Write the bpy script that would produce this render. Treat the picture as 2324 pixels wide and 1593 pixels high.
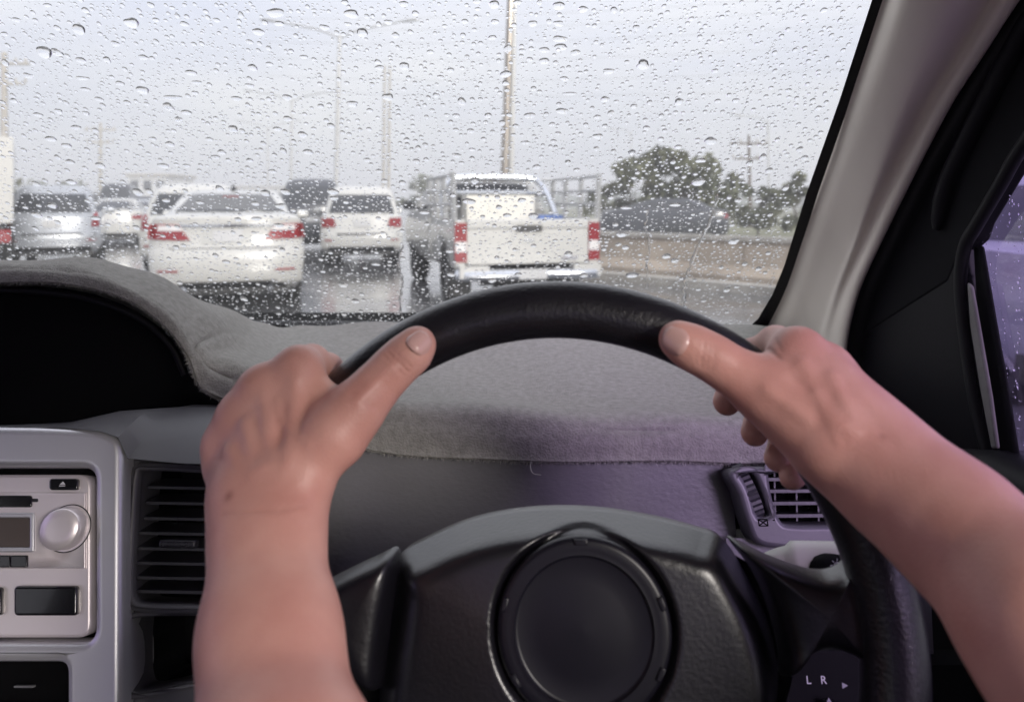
import bpy, math, random
import numpy as np
from mathutils import Vector, Matrix
from mathutils.geometry import tessellate_polygon
rad = math.radians
for o in list(bpy.data.objects): bpy.data.objects.remove(o)
SC = bpy.context.scene
COL = SC.collection
F = 1700.0; EYE = 1.30
# ------------------------------------------------------------------ camera
cd = bpy.data.cameras.new('camera'); cam = bpy.data.objects.new('camera', cd); COL.objects.link(cam)
cd.sensor_width = 36; cd.lens = 36*F/2324; cd.shift_x = 0; cd.shift_y = -(796.5-460)/2324
cam.location = (0, 0, EYE); cam.rotation_euler = (rad(90), 0, 0)
cd.clip_start = 0.02; cd.clip_end = 3000
cd.dof.use_dof = True; cd.dof.focus_distance = 0.63; cd.dof.aperture_fstop = 7.5
SC.camera = cam
# ------------------------------------------------------------------ light
SUN_EL, SUN_AZ = 20, 147          # azimuth clockwise from +Y: behind and to the right
W = bpy.data.worlds.new('World'); SC.world = W; W.use_nodes = True
nt = W.node_tree; nt.nodes.clear()
def N(t, **k):
    n = nt.nodes.new(t)
    for a, b in k.items(): setattr(n, a, b)
    return n
out = N('ShaderNodeOutputWorld'); bg = N('ShaderNodeBackground'); bg.inputs[1].default_value = 0.1
sky = N('ShaderNodeTexSky', sky_type='NISHITA'); sky.sun_disc = False
sky.sun_elevation = rad(SUN_EL); sky.sun_rotation = rad(SUN_AZ)
tc = N('ShaderNodeTexCoord'); sp = N('ShaderNodeSeparateXYZ')
mr = N('ShaderNodeMapRange'); mr.inputs[1].default_value = 0; mr.inputs[2].default_value = 1
mr.inputs[3].default_value = 6.5; mr.inputs[4].default_value = 16.5
mp = N('ShaderNodeMapping'); mp.inputs['Scale'].default_value = (1, 1, 4)
nz = N('ShaderNodeTexNoise'); nz.inputs['Scale'].default_value = 2.0; nz.inputs['Detail'].default_value = 5
cr = N('ShaderNodeValToRGB'); cr.color_ramp.elements[0].position = .3; cr.color_ramp.elements[1].position = .7
cr.color_ramp.elements[0].color = (.80, .83, .98, 1); cr.color_ramp.elements[1].color = (1.07, 1.06, 1.08, 1)
mul = N('ShaderNodeMixRGB', blend_type='MULTIPLY'); mul.inputs[0].default_value = 1
mix = N('ShaderNodeMixRGB'); mix.inputs[0].default_value = .93
L = nt.links.new
L(tc.outputs['Generated'], sp.inputs[0]); L(sp.outputs[2], mr.inputs[0])
L(tc.outputs['Generated'], mp.inputs[0]); L(mp.outputs[0], nz.inputs[0]); L(nz.outputs[0], cr.inputs[0])
L(mr.outputs[0], mul.inputs[1]); L(cr.outputs[0], mul.inputs[2])
L(sky.outputs[0], mix.inputs[1]); L(mul.outputs[0], mix.inputs[2]); L(mix.outputs[0], bg.inputs[0]); L(bg.outputs[0], out.inputs[0])
sd = bpy.data.lights.new('sun', 'SUN'); sun = bpy.data.objects.new('sun', sd); COL.objects.link(sun)
sd.energy = 4.0; sd.angle = rad(18); sd.color = (1, .95, .88)
dv = Vector((math.sin(rad(SUN_AZ))*math.cos(rad(SUN_EL)), math.cos(rad(SUN_AZ))*math.cos(rad(SUN_EL)), math.sin(rad(SUN_EL))))
sun.rotation_euler = dv.to_track_quat('Z', 'Y').to_euler()
SC.render.engine = 'CYCLES'
SC.view_settings.view_transform = 'Standard'; SC.view_settings.look = 'None'
SC.view_settings.exposure = 0.32; SC.view_settings.gamma = 1
SC.cycles.transparent_max_bounces = 24; SC.cycles.max_bounces = 10; SC.cycles.diffuse_bounces = 4
SC.cycles.transmission_bounces = 8
SC.render.resolution_x = 1024; SC.render.resolution_y = 701

# ------------------------------------------------------------------ helpers
rng = np.random.default_rng(7); random.seed(7)
def P(u, v, d): return Vector(((u-1162)/F*d, d, EYE-(v-460)/F*d))
class Plane:
    """a flat panel's plane; turns a picture point into panel coordinates"""
    def __init__(s, p0, n, up=(0, 0, 1)):
        s.p = Vector(p0); s.n = Vector(n).normalized(); u = Vector(up)
        s.Y = (u - s.n*u.dot(s.n)).normalized(); s.X = s.Y.cross(s.n).normalized()
        s.M = Matrix(((s.X.x, s.Y.x, s.n.x, s.p.x), (s.X.y, s.Y.y, s.n.y, s.p.y), (s.X.z, s.Y.z, s.n.z, s.p.z), (0, 0, 0, 1)))
    def at(s, u, v, off=0):
        r = P(u, v, 1) - Vector((0, 0, EYE)); o = Vector((0, 0, EYE))
        t = ((s.p + s.n*off) - o).dot(s.n)/r.dot(s.n); w = o + r*t - s.p
        return (w.dot(s.X), w.dot(s.Y))
    def w(s, a, b, c=0): return s.p + s.X*a + s.Y*b + s.n*c
def link(o, parent=None):
    COL.objects.link(o)
    if parent is not None: o.parent = parent
    return o
def tag(o, label=None, cat=None, group=None, kind=None):
    if label: o['label'] = label
    if cat: o['category'] = cat
    if group: o['group'] = group
    if kind: o['kind'] = kind
    return o
def empty(name, loc=(0, 0, 0), rz=0, **k):
    o = bpy.data.objects.new(name, None); o.location = loc; o.rotation_euler = (0, 0, rz); o.empty_display_size = .1
    link(o); return tag(o, **k)
def sharp(me, ang=40):
    try: me.set_sharp_from_angle(angle=rad(ang))
    except Exception: pass
def mk(name, vs, fs, mat, parent=None, smooth=True, ang=40):
    me = bpy.data.meshes.new(name); me.from_pydata([tuple(v) for v in vs], [], [tuple(f) for f in fs]); 
    if mat: me.materials.append(mat)
    if smooth:
        me.polygons.foreach_set('use_smooth', [True]*len(me.polygons))
        if ang: sharp(me, ang)
    me.update()
    return link(bpy.data.objects.new(name, me), parent)
def fixn(o):
    import bmesh
    b = bmesh.new(); b.from_mesh(o.data); bmesh.ops.recalc_face_normals(b, faces=b.faces); b.to_mesh(o.data); b.free(); return o
class MB:
    def __init__(s): s.v = []; s.f = []
    def add(s, vs, fs):
        k = len(s.v); s.v += [tuple(v) for v in vs]; s.f += [tuple(i+k for i in f) for f in fs]; return s
    def box(s, x0, x1, y0, y1, z0, z1):
        return s.add([(x, y, z) for x in (x0, x1) for y in (y0, y1) for z in (z0, z1)],
                     [(0, 1, 3, 2), (4, 6, 7, 5), (0, 4, 5, 1), (2, 3, 7, 6), (0, 2, 6, 4), (1, 5, 7, 3)])
    def tube(s, path, r, seg=10, cap=True, flat=1.0):
        path = [Vector(p) for p in path]; n = len(path)
        rr = r if isinstance(r, (list, tuple)) else [r]*n
        vs = []; ref = None
        for i, p in enumerate(path):
            t = (path[min(i+1, n-1)]-path[max(i-1, 0)]).normalized()
            if ref is None: ref = Vector((0, 0, 1)) if abs(t.z) < .9 else Vector((1, 0, 0))
            a = (ref - t*ref.dot(t)).normalized(); b = t.cross(a); ref = a
            for k in range(seg):
                an = 2*math.pi*k/seg; vs.append(p + a*(rr[i]*flat*math.cos(an)) + b*(rr[i]*math.sin(an)))
        fs = [(i*seg+k, i*seg+(k+1) % seg, (i+1)*seg+(k+1) % seg, (i+1)*seg+k) for i in range(n-1) for k in range(seg)]
        if cap: fs += [tuple(range(seg-1, -1, -1)), tuple((n-1)*seg+k for k in range(seg))]
        return s.add(vs, fs)
    def build(s, name, mat, parent=None, smooth=True, ang=40): return mk(name, s.v, s.f, mat, parent, smooth, ang)
def grid_faces(nr, nc, closed=False):
    f = []
    for i in range(nr-1):
        for j in range(nc if closed else nc-1):
            k = (j+1) % nc; f.append((i*nc+j, i*nc+k, (i+1)*nc+k, (i+1)*nc+j))
    return f
def rr(x0, y0, x1, y1, r, n=5):
    if x0 > x1: x0, x1 = x1, x0
    if y0 > y1: y0, y1 = y1, y0
    pts = []
    for cx, cy, a0 in ((x1-r, y0+r, -90), (x1-r, y1-r, 0), (x0+r, y1-r, 90), (x0+r, y0+r, 180)):
        for k in range(n+1):
            a = rad(a0+90*k/n); pts.append((cx+r*math.cos(a), cy+r*math.sin(a)))
    return pts
def catmull(pts, n=8, closed=False):
    pts = [np.array(p, float) for p in pts]; out = []; m = len(pts)
    rng_ = range(m) if closed else range(m-1)
    for i in rng_:
        p1, p2 = pts[i], pts[(i+1) % m]
        p0 = pts[i-1] if (i > 0 or closed) else 2*p1-p2
        p3 = pts[(i+2) % m] if (i < m-2 or closed) else 2*p2-p1
        for k in range(n):
            t = k/n
            out.append(.5*((2*p1)+(-p0+p2)*t+(2*p0-5*p1+4*p2-p3)*t*t+(-p0+3*p1-3*p2+p3)*t**3))
    if not closed: out.append(pts[-1])
    return out
def inset(poly, d):
    n = len(poly); area = sum(poly[i][0]*poly[(i+1) % n][1]-poly[(i+1) % n][0]*poly[i][1] for i in range(n))
    s = 1 if area > 0 else -1; r = []
    for i in range(n):
        a, b, c = poly[i-1], poly[i], poly[(i+1) % n]
        e1 = Vector((b[0]-a[0], b[1]-a[1])); e2 = Vector((c[0]-b[0], c[1]-b[1]))
        if e1.length < 1e-9: e1 = e2
        if e2.length < 1e-9: e2 = e1
        e1.normalize(); e2.normalize(); n1 = Vector((-e1.y, e1.x)); n2 = Vector((-e2.y, e2.x)); m = n1+n2
        if m.length < 1e-4: m = n1
        m.normalize(); k = 1/max(.5, m.dot(n1)); r.append((b[0]+s*m.x*d*k, b[1]+s*m.y*d*k))
    return r
def panel(name, outer, holes, plane, t, bev, mat, parent=None, back=0.0, bowl=0.0):
    """bevelled slab with holes lying on plane; outlines in panel coordinates; front at +t, back at -back"""
    loops = [(list(outer), 1)] + [(list(h), -1) for h in holes]
    vs = []; fs = []; fronts = []; idxs = []
    for lp, s in loops:
        n = len(lp)
        rings = [(inset(lp, 0), -back), (inset(lp, 0), t-bev), (inset(lp, s*bev*.3), t-bev*.3), (inset(lp, s*bev), t), (inset(lp, s*bev*1.3), t)]
        st = len(vs)
        for q, z in rings: vs += [plane.w(a, b, z) for a, b in q]
        fs += [(st+i*n+j, st+i*n+(j+1) % n, st+(i+1)*n+(j+1) % n, st+(i+1)*n+j) for i in range(4) for j in range(n)]
        fronts.append(rings[4][0]); idxs += [st+4*n+j for j in range(n)]
    tr = tessellate_polygon([[Vector((a, b, 0)) for a, b in q] for q in fronts])
    fs += [tuple(idxs[i] for i in f) for f in tr]
    return fixn(mk(name, vs, fs, mat, parent, True, 62))
# ------------------------------------------------------------------ materials
MAT = {}
def pm(name, col, rough=.5, metal=0, var=0, vs=8, bump=0, bs=40, spec=.5, coat=0, detail=4, rv=0, sss=0, stretch=None, bdist=.002, voro=False, col2=None):
    m = bpy.data.materials.new(name); m.use_nodes = True; t = m.node_tree; b = t.nodes['Principled BSDF']
    b.inputs['Base Color'].default_value = (*col, 1); b.inputs['Roughness'].default_value = rough; b.inputs['Metallic'].default_value = metal
    b.inputs['Specular IOR Level'].default_value = spec; b.inputs['Coat Weight'].default_value = coat; b.inputs['Coat Roughness'].default_value = .05 if rough < .33 else .24
    if sss:
        b.inputs['Subsurface Weight'].default_value = sss; b.inputs['Subsurface Radius'].default_value = (1, .35, .2); b.inputs['Subsurface Scale'].default_value = .006
    tcn = t.nodes.new('ShaderNodeTexCoord'); vec = tcn.outputs['Object']
    if stretch:
        mpn = t.nodes.new('ShaderNodeMapping'); mpn.inputs['Scale'].default_value = stretch; t.links.new(vec, mpn.inputs[0]); vec = mpn.outputs[0]
    if var or col2:
        nn = t.nodes.new('ShaderNodeTexNoise'); nn.inputs['Scale'].default_value = vs; nn.inputs['Detail'].default_value = detail; t.links.new(vec, nn.inputs[0])
        rp = t.nodes.new('ShaderNodeValToRGB'); rp.color_ramp.elements[0].position = .3; rp.color_ramp.elements[1].position = .7
        if col2: rp.color_ramp.elements[0].color = (*col, 1); rp.color_ramp.elements[1].color = (*col2, 1)
        else:
            rp.color_ramp.elements[0].color = (*[c*(1-var) for c in col], 1); rp.color_ramp.elements[1].color = (*[min(1, c*(1+var)) for c in col], 1)
        t.links.new(nn.outputs[0], rp.inputs[0]); t.links.new(rp.outputs[0], b.inputs['Base Color'])
    if rv:
        n3 = t.nodes.new('ShaderNodeTexNoise'); n3.inputs['Scale'].default_value = vs*1.7; n3.inputs['Detail'].default_value = 3; t.links.new(vec, n3.inputs[0])
        mm = t.nodes.new('ShaderNodeMapRange'); mm.inputs[1].default_value = .35; mm.inputs[2].default_value = .65
        mm.inputs[3].default_value = max(.02, rough-rv); mm.inputs[4].default_value = rough+rv; t.links.new(n3.outputs[0], mm.inputs[0]); t.links.new(mm.outputs[0], b.inputs['Roughness'])
    if bump:
        if voro:
            n2 = t.nodes.new('ShaderNodeTexVoronoi'); n2.feature = 'DISTANCE_TO_EDGE'; n2.inputs['Scale'].default_value = bs
            nd = t.nodes.new('ShaderNodeTexNoise'); nd.inputs['Scale'].default_value = bs*.5; t.links.new(vec, nd.inputs[0])
            ad = t.nodes.new('ShaderNodeMixRGB'); ad.blend_type = 'ADD'; ad.inputs[0].default_value = .03
            t.links.new(vec, ad.inputs[1]); t.links.new(nd.outputs[1], ad.inputs[2]); t.links.new(ad.outputs[0], n2.inputs[0])
            cl = t.nodes.new('ShaderNodeMapRange'); cl.inputs[1].default_value = 0; cl.inputs[2].default_value = .12; t.links.new(n2.outputs[0], cl.inputs[0]); h = cl.outputs[0]
        else:
            n2 = t.nodes.new('ShaderNodeTexNoise'); n2.inputs['Scale'].default_value = bs; n2.inputs['Detail'].default_value = 5; t.links.new(vec, n2.inputs[0]); h = n2.outputs[0]
        bp = t.nodes.new('ShaderNodeBump'); bp.inputs['Strength'].default_value = bump; bp.inputs['Distance'].default_value = bdist
        t.links.new(h, bp.inputs['Height']); t.links.new(bp.outputs[0], b.inputs['Normal'])
    MAT[name] = m; return m
def glass_sheet(name, tint, refl=1.0, rough=.0):
    """thin pane: clear transmission of one tint plus the fresnel mirror of its two faces"""
    m = bpy.data.materials.new(name); m.use_nodes = True; t = m.node_tree; t.nodes.clear()
    o = t.nodes.new('ShaderNodeOutputMaterial'); tr = t.nodes.new('ShaderNodeBsdfTransparent'); gl = t.nodes.new('ShaderNodeBsdfGlossy')
    tr.inputs[0].default_value = (*tint, 1); gl.inputs['Roughness'].default_value = rough; gl.inputs[0].default_value = (refl, refl, refl, 1)
    fr = t.nodes.new('ShaderNodeFresnel'); fr.inputs[0].default_value = 1.45; mx = t.nodes.new('ShaderNodeMixShader')
    ge = t.nodes.new('ShaderNodeNewGeometry'); 
    t.links.new(fr.outputs[0], mx.inputs[0]); t.links.new(tr.outputs[0], mx.inputs[1]); t.links.new(gl.outputs[0], mx.inputs[2]); t.links.new(mx.outputs[0], o.inputs[0])
    fr.inputs[0].default_value = 1.5
    # back faces see the same angle: keep the ratio above one
    mth = t.nodes.new('ShaderNodeMath'); mth.operation = 'MULTIPLY_ADD'; mth.inputs[1].default_value = 1/1.5-1.5; mth.inputs[2].default_value = 1.5
    t.links.new(ge.outputs['Backfacing'], mth.inputs[0]); t.links.new(mth.outputs[0], fr.inputs[0])
    MAT[name] = m; return m
def water(name):
    m = bpy.data.materials.new(name); m.use_nodes = True; b = m.node_tree.nodes['Principled BSDF']
    b.inputs['Base Color'].default_value = (1, 1, 1, 1); b.inputs['Roughness'].default_value = 0; b.inputs['IOR'].default_value = 1.333; b.inputs['Transmission Weight'].default_value = 1
    MAT[name] = m; return m
M_glass = glass_sheet('windscreen glass', (.94, .95, .95), .45)
M_film = glass_sheet('purple window film', (.54, .43, .76))
M_rearglass = glass_sheet('clear rear glass', (.88, .86, .86))
M_water = water('water')
M_asph = pm('wet asphalt', (.10, .10, .105), .20, var=.3, vs=.6, rv=.12, bump=.12, bs=60, bdist=.003, spec=.9)
t_ = M_asph.node_tree.nodes['Principled BSDF']; t_.inputs['Coat Weight'].default_value = .9; t_.inputs['Coat Roughness'].default_value = .12
M_white = pm('white paint', (.44, .435, .42), .28, coat=.6, var=.03, vs=2)
M_silver = pm('silver paint', (.42, .44, .48), .3, metal=.5, coat=.5, var=.05, vs=2)
M_blue = pm('grey blue paint', (.33, .345, .375), .3, metal=.3, coat=.5, var=.06, vs=2)
M_dark = pm('dark grey paint', (.045, .048, .058), .3, coat=.5, var=.1, vs=2)
M_cglass = pm('dark car glass', (.03, .032, .038), .04, spec=.8, var=.1, vs=3)
M_red = pm('red tail lens', (.21, .016, .022), .2, coat=.6, var=.1, vs=30)
M_clear = pm('clear lens', (.6, .58, .58), .12, coat=.6)
M_blackp = pm('black plastic', (.018, .018, .02), .5, var=.15, vs=20)
M_chrome = pm('chrome', (.62, .64, .68), .15, metal=1)
M_rubber = pm('tyre rubber', (.018, .018, .018), .75, bump=.3, bs=80)
M_plate = pm('number plate', (.42, .42, .43), .4)
M_tail = pm('dull red lens', (.20, .03, .03), .25)
M_galv = pm('galvanised steel', (.42, .42, .42), .45, metal=.4, var=.1, vs=6)
M_brownpole = pm('weathered steel pole', (.30, .27, .24), .3, metal=.7, var=.35, vs=3, stretch=(1, 1, .3))
M_conc = pm('concrete', (.36, .34, .31), .8, var=.18, vs=4, bump=.3, bs=30)
M_barr = pm('stained concrete barrier', (.33, .28, .23), .75, var=.25, vs=1.5, bump=.4, bs=20, bdist=.01)
M_leaf = pm('leaves', (.06, .07, .035), .55, var=.6, vs=.8, col2=(.14, .14, .08))
M_bark = pm('bark', (.11, .085, .065), .85, var=.3, vs=8, bump=.5, bs=20)
M_far = pm('pale render wall', (.50, .50, .50), .8, var=.06, vs=.3)
M_soil = pm('roadside earth', (.15, .15, .09), .9, var=.4, vs=.4)
M_paint = pm('road marking', (.62, .61, .58), .35, var=.2, vs=3)
M_mat = pm('grey felt', (.26, .252, .232), .95, var=.16, vs=160, bump=.8, bs=500, bdist=.002, spec=.15)
M_fib = pm('felt fibre', (.38, .37, .345), .9, var=.15, vs=90, spec=.2)
M_dash = pm('grained grey dash', (.15, .148, .155), .42, var=.12, vs=12, bump=.35, bs=190, bdist=.0012, stretch=(1, 1, 1.6))
M_dashs = pm('smooth grey dash', (.085, .083, .092), .4, var=.1, vs=12, bump=.12, bs=260, bdist=.0006)
M_dashd = pm('dark dash plastic', (.024, .023, .029), .38, var=.1, vs=12, bump=.15, bs=260, bdist=.0006)
M_beige = pm('beige pillar trim', (.74, .68, .59), .5, var=.05, vs=14, bump=.12, bs=420, bdist=.0006, stretch=(1, 1, .3))
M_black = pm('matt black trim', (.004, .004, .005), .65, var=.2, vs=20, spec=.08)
M_blk2 = pm('black door plastic', (.005, .0045, .0065), .5, spec=.14, bump=.2, bs=300, bdist=.0006)
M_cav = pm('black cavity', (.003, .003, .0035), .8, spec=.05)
M_seal = pm('black rubber seal', (.005, .005, .006), .5, spec=.2)
M_leath = pm('black wheel leather', (.011, .010, .014), .36, var=.15, vs=30, bump=.45, bs=420, bdist=.0009, spec=.6, rv=.05, coat=.25)
M_pad = pm('moulded wheel pad', (.005, .0045, .0075), .36, var=.15, vs=30, bump=.28, bs=420, bdist=.0008, spec=.6, coat=.35)
M_padin = pm('smooth hub plastic', (.005, .0045, .009), .38, var=.1, vs=30, spec=.4)
M_silverp = pm('silver console plastic', (.62, .62, .65), .36, metal=.55, var=.04, vs=10)
M_radio = pm('champagne radio face', (.80, .74, .75), .36, metal=.45, var=.03, vs=14)
M_gbtn = pm('gloss black button', (.006, .006, .008), .12, coat=.5)
M_lcd = pm('unlit display', (.085, .065, .055), .3)
M_print = pm('white print', (.6, .6, .62), .5)
M_dimprint = pm('grey print', (.25, .25, .27), .5)
M_roof = pm('roof lining', (.34, .33, .31), .95)
M_stalk = pm('grey stalk plastic', (.42, .42, .38), .4)
M_strip = pm('grey belt strip', (.16, .15, .15), .5, var=.25, vs=12, bump=.4, bs=90)
M_trim2 = pm('dark grey satin trim', (.10, .098, .105), .45)
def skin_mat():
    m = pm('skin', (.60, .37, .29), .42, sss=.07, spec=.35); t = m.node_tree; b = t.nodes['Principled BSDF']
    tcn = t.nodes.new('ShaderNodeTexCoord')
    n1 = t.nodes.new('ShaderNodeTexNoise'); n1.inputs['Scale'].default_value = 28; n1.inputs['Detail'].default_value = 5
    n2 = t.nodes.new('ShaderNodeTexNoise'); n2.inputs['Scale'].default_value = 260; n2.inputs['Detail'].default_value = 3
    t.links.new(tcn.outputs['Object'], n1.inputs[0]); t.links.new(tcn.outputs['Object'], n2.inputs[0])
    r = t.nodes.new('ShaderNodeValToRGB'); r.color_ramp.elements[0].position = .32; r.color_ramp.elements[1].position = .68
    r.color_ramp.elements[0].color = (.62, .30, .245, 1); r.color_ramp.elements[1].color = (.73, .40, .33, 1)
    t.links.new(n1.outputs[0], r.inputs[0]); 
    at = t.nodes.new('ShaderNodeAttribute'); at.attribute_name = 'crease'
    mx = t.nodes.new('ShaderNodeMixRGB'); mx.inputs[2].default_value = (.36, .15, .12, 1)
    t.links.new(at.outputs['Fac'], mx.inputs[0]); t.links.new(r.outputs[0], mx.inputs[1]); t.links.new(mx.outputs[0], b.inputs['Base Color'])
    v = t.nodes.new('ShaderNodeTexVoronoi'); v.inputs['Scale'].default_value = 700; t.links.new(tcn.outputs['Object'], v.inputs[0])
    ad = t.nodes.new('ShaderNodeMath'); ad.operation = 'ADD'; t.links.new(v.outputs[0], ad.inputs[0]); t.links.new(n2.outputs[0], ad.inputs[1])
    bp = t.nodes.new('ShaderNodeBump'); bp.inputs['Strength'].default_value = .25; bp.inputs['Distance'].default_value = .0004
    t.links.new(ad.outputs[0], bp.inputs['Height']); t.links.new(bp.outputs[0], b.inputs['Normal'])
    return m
M_skin = skin_mat()
M_nail = pm('fingernail', (.72, .45, .40), .25, spec=.5, coat=.15)

# ================================================================== OUTSIDE: ground, barrier, poles, trees
def sheet(name, pts, z, mat, kind='structure'):
    o = mk(name, [(x, y, z) for x, y in pts], [tuple(range(len(pts)))], mat, None, False); o['kind'] = kind; return o
sheet('ground', [(-500, -60), (500, -60), (500, 600), (-500, 600)], -.03, M_soil)
sheet('road', [(-26, -40), (7.5, -40), (7.5, 8), (4.6, 14), (3.5, 60), (-60, 590), (-300, 590), (-60, 60)], 0, M_asph)
for i, x in enumerate((-1.85, -5.2, -8.6)):
    th_ = rad(15); cs, sn = math.cos(th_), math.sin(th_); rot = lambda a, b: (a*cs-b*sn, a*sn+b*cs)
    for k in range(14):
        y0 = 3.4+k*9; m = sheet('lane_marking', [rot(x+.9-.07, y0), rot(x+.9+.07, y0), rot(x+.9+.07, y0+3.2), rot(x+.9-.07, y0+3.2)], .004, M_paint)
# painted kerb and verge along the barrier
B0, B1 = Vector((1.2, 15.2, 0)), Vector((6.6, 9.6, 0))
bd = (B1-B0); bl = bd.length; bdir = bd.normalized(); bn = Vector((-bdir.y, bdir.x, 0))
if bn.y < 0: bn = -bn
root = empty('concrete_barrier', (B0+B1)/2, math.atan2(bdir.y, bdir.x), label='low stained concrete barrier wall along the right of the wet road', cat='barrier')
nseg = 4
for k in range(nseg):
    x0 = -bl/2+k*bl/nseg+.008; x1 = -bl/2+(k+1)*bl/nseg-.008
    mb = MB(); prof = [(-.30, 0), (-.30, .10), (-.16, .26), (-.10, .66), (.10, .66), (.16, .26), (.30, .10), (.30, 0)]
    vs = [(x, a, b) for x in (x0, x1) for a, b in prof]; n = len(prof)
    mb.add(vs, [(j, (j+1) % n, n+(j+1) % n, n+j) for j in range(n)]+[tuple(range(n)), tuple(range(2*n-1, n-1, -1))])
    mb.build('panel', M_barr, root, True, 30)
mb = MB(); mb.box(-bl/2, bl/2, -.14, .14, .662, .74); mb.build('coping', M_conc, root, False)
kb = empty('kerb', tuple((B0+B1)/2-bn*1.5), math.atan2(bdir.y, bdir.x), label='low grey kerb running in front of the concrete barrier', cat='kerb')
MB().box(-bl/2-2, bl/2, -.12, .12, 0, .13).build('kerb_stone', M_conc, kb, False)

def pole(name, u, vtop, d, h, r, mat, label, cat, lean=0, arms=None, group=None):
    x = (u-1162)/F*d
    rt = empty(name, (x, d, 0), 0, label=label, cat=cat, group=group)
    tx = math.tan(rad(lean))*h
    MB().tube([(0, 0, 0), (tx*.5, 0, h*.5), (tx, 0, h)], [r, r*.85, r*.65], 12).build('shaft', mat, rt)
    MB().tube([(0, 0, 0), (0, 0, .35)], [r*1.7, r*1.5], 12).build('base', mat, rt)
    if arms == 'double' or arms == 'single':
        for s in ((-1, 1) if arms == 'double' else (-1,)):
            L_ = 2.9 if arms == 'double' else 1.0
            pth = catmull([(tx, 0, h-.15), (tx+s*L_*.35, 0, h+.25), (tx+s*L_, 0, h+.62)], 5) if arms == 'double' else catmull([(tx, 0, h-1.0), (tx-.1, 0, h-.3), (tx-.6, 0, h+.12), (tx-1.5, 0, h+.2)], 5)
            MB().tube([tuple(p) for p in pth], r*.42, 8).build('arm', mat, rt)
            e = Vector(pth[-1]); dirv = Vector((s, 0, .12)).normalized()
            MB().tube([e-dirv*.1, e+dirv*.15, e+dirv*.55, e+dirv*.75], [.05, .13, .13, .04], 10, flat=.45).build('lamp_head', mat, rt)
    if arms == 'cross':
        for k, hh in enumerate((h-.5, h-1.3)):
            MB().box(tx-1.0+k*.2, tx+1.0-k*.2, -.05, .05, hh, hh+.1).build('crossarm', mat, rt, False)
            for xx in (-.85, -.45, .45, .85):
                MB().tube([(tx+xx, 0, hh+.1), (tx+xx, 0, hh+.28)], [.05, .035], 8).build('insulator', M_conc, rt)
    return rt
pole('street_lamp', 760, 80, 34, 8.9, .11, M_galv, 'tallest street lamp with two spread arms, between the white sedan and the white minivan', 'street lamp', 1.4, 'double', 'street lamps along the road')
pole('street_lamp', 659, 225, 56, 9.0, .12, M_galv, 'second double arm street lamp, farther off and left of the tallest one', 'street lamp', .8, 'double', 'street lamps along the road')
pole('street_lamp', 607, 290, 82, 9.6, .12, M_galv, 'faint distant double arm street lamp above the dark estate car roof', 'street lamp', .4, 'double', 'street lamps along the road')
pole('street_lamp', 1745, 270, 44, 6.2, .06, M_galv, 'slim street lamp with one curved arm beyond the trees on the right', 'street lamp', -.4, 'single')
pole('street_lamp', 1432, 300, 70, 8.0, .07, M_galv, 'slim faint street lamp rising left of the roadside trees', 'street lamp', 0, 'single')
pole('steel_pole', 1139, -60, 20, 9.5, .12, M_brownpole, 'thick brown metal pole rising behind the white pickup cab', 'pole', 2.0)
pole('steel_pole', 1158, 100, 27, 10.0, .10, M_white, 'thin pale pole standing just behind the thick brown pole', 'pole', 1.0)
pole('sign_gantry_post', 869, 150, 40, 8.6, .09, M_conc, 'left post of the paired pale posts behind the white minivan', 'post', .6)
pole('sign_gantry_post', 881, 150, 40, 8.6, .09, M_conc, 'right post of the paired pale posts behind the white minivan', 'post', .6)
pole('utility_pole', 228, 290, 48, 6.4, .13, M_conc, 'grey utility pole with two crossarms above the far left cars', 'utility pole', 0, 'cross')
pole('utility_pole', 1703, 310, 40, 4.9, .10, M_bark, 'brown utility pole with crossarms to the right of the trees', 'utility pole', -1, 'cross')
pole('utility_pole', 10, 125, 30, 7.3, .16, M_conc, 'thick concrete utility pole at the left edge of the view', 'utility pole', 0, 'cross')
# overhead wires sagging across the sky
for i, (z0, z1, y0, y1) in enumerate([(11.6, 12.8, 42, 30), (11.0, 12.1, 42, 30), (10.3, 11.2, 42, 30), (9.4, 10.2, 42, 30), (8.4, 9.0, 42, 30), (7.6, 8.1, 42, 30)]):
    pts = []
    for k in range(17):
        t = k/16; pts.append((-14+t*52, y0+(y1-y0)*t, z0+(z1-z0)*t-4*1.2*t*(1-t)))
    o = MB().tube(pts, .008, 5).build('overhead_wire', M_galv)
    tag(o, ('topmost', 'second', 'third', 'fourth', 'fifth', 'lowest')[i]+' of the six thin overhead wires, counted from the top, crossing the sky', 'wire', 'overhead wires across the sky')

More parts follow.
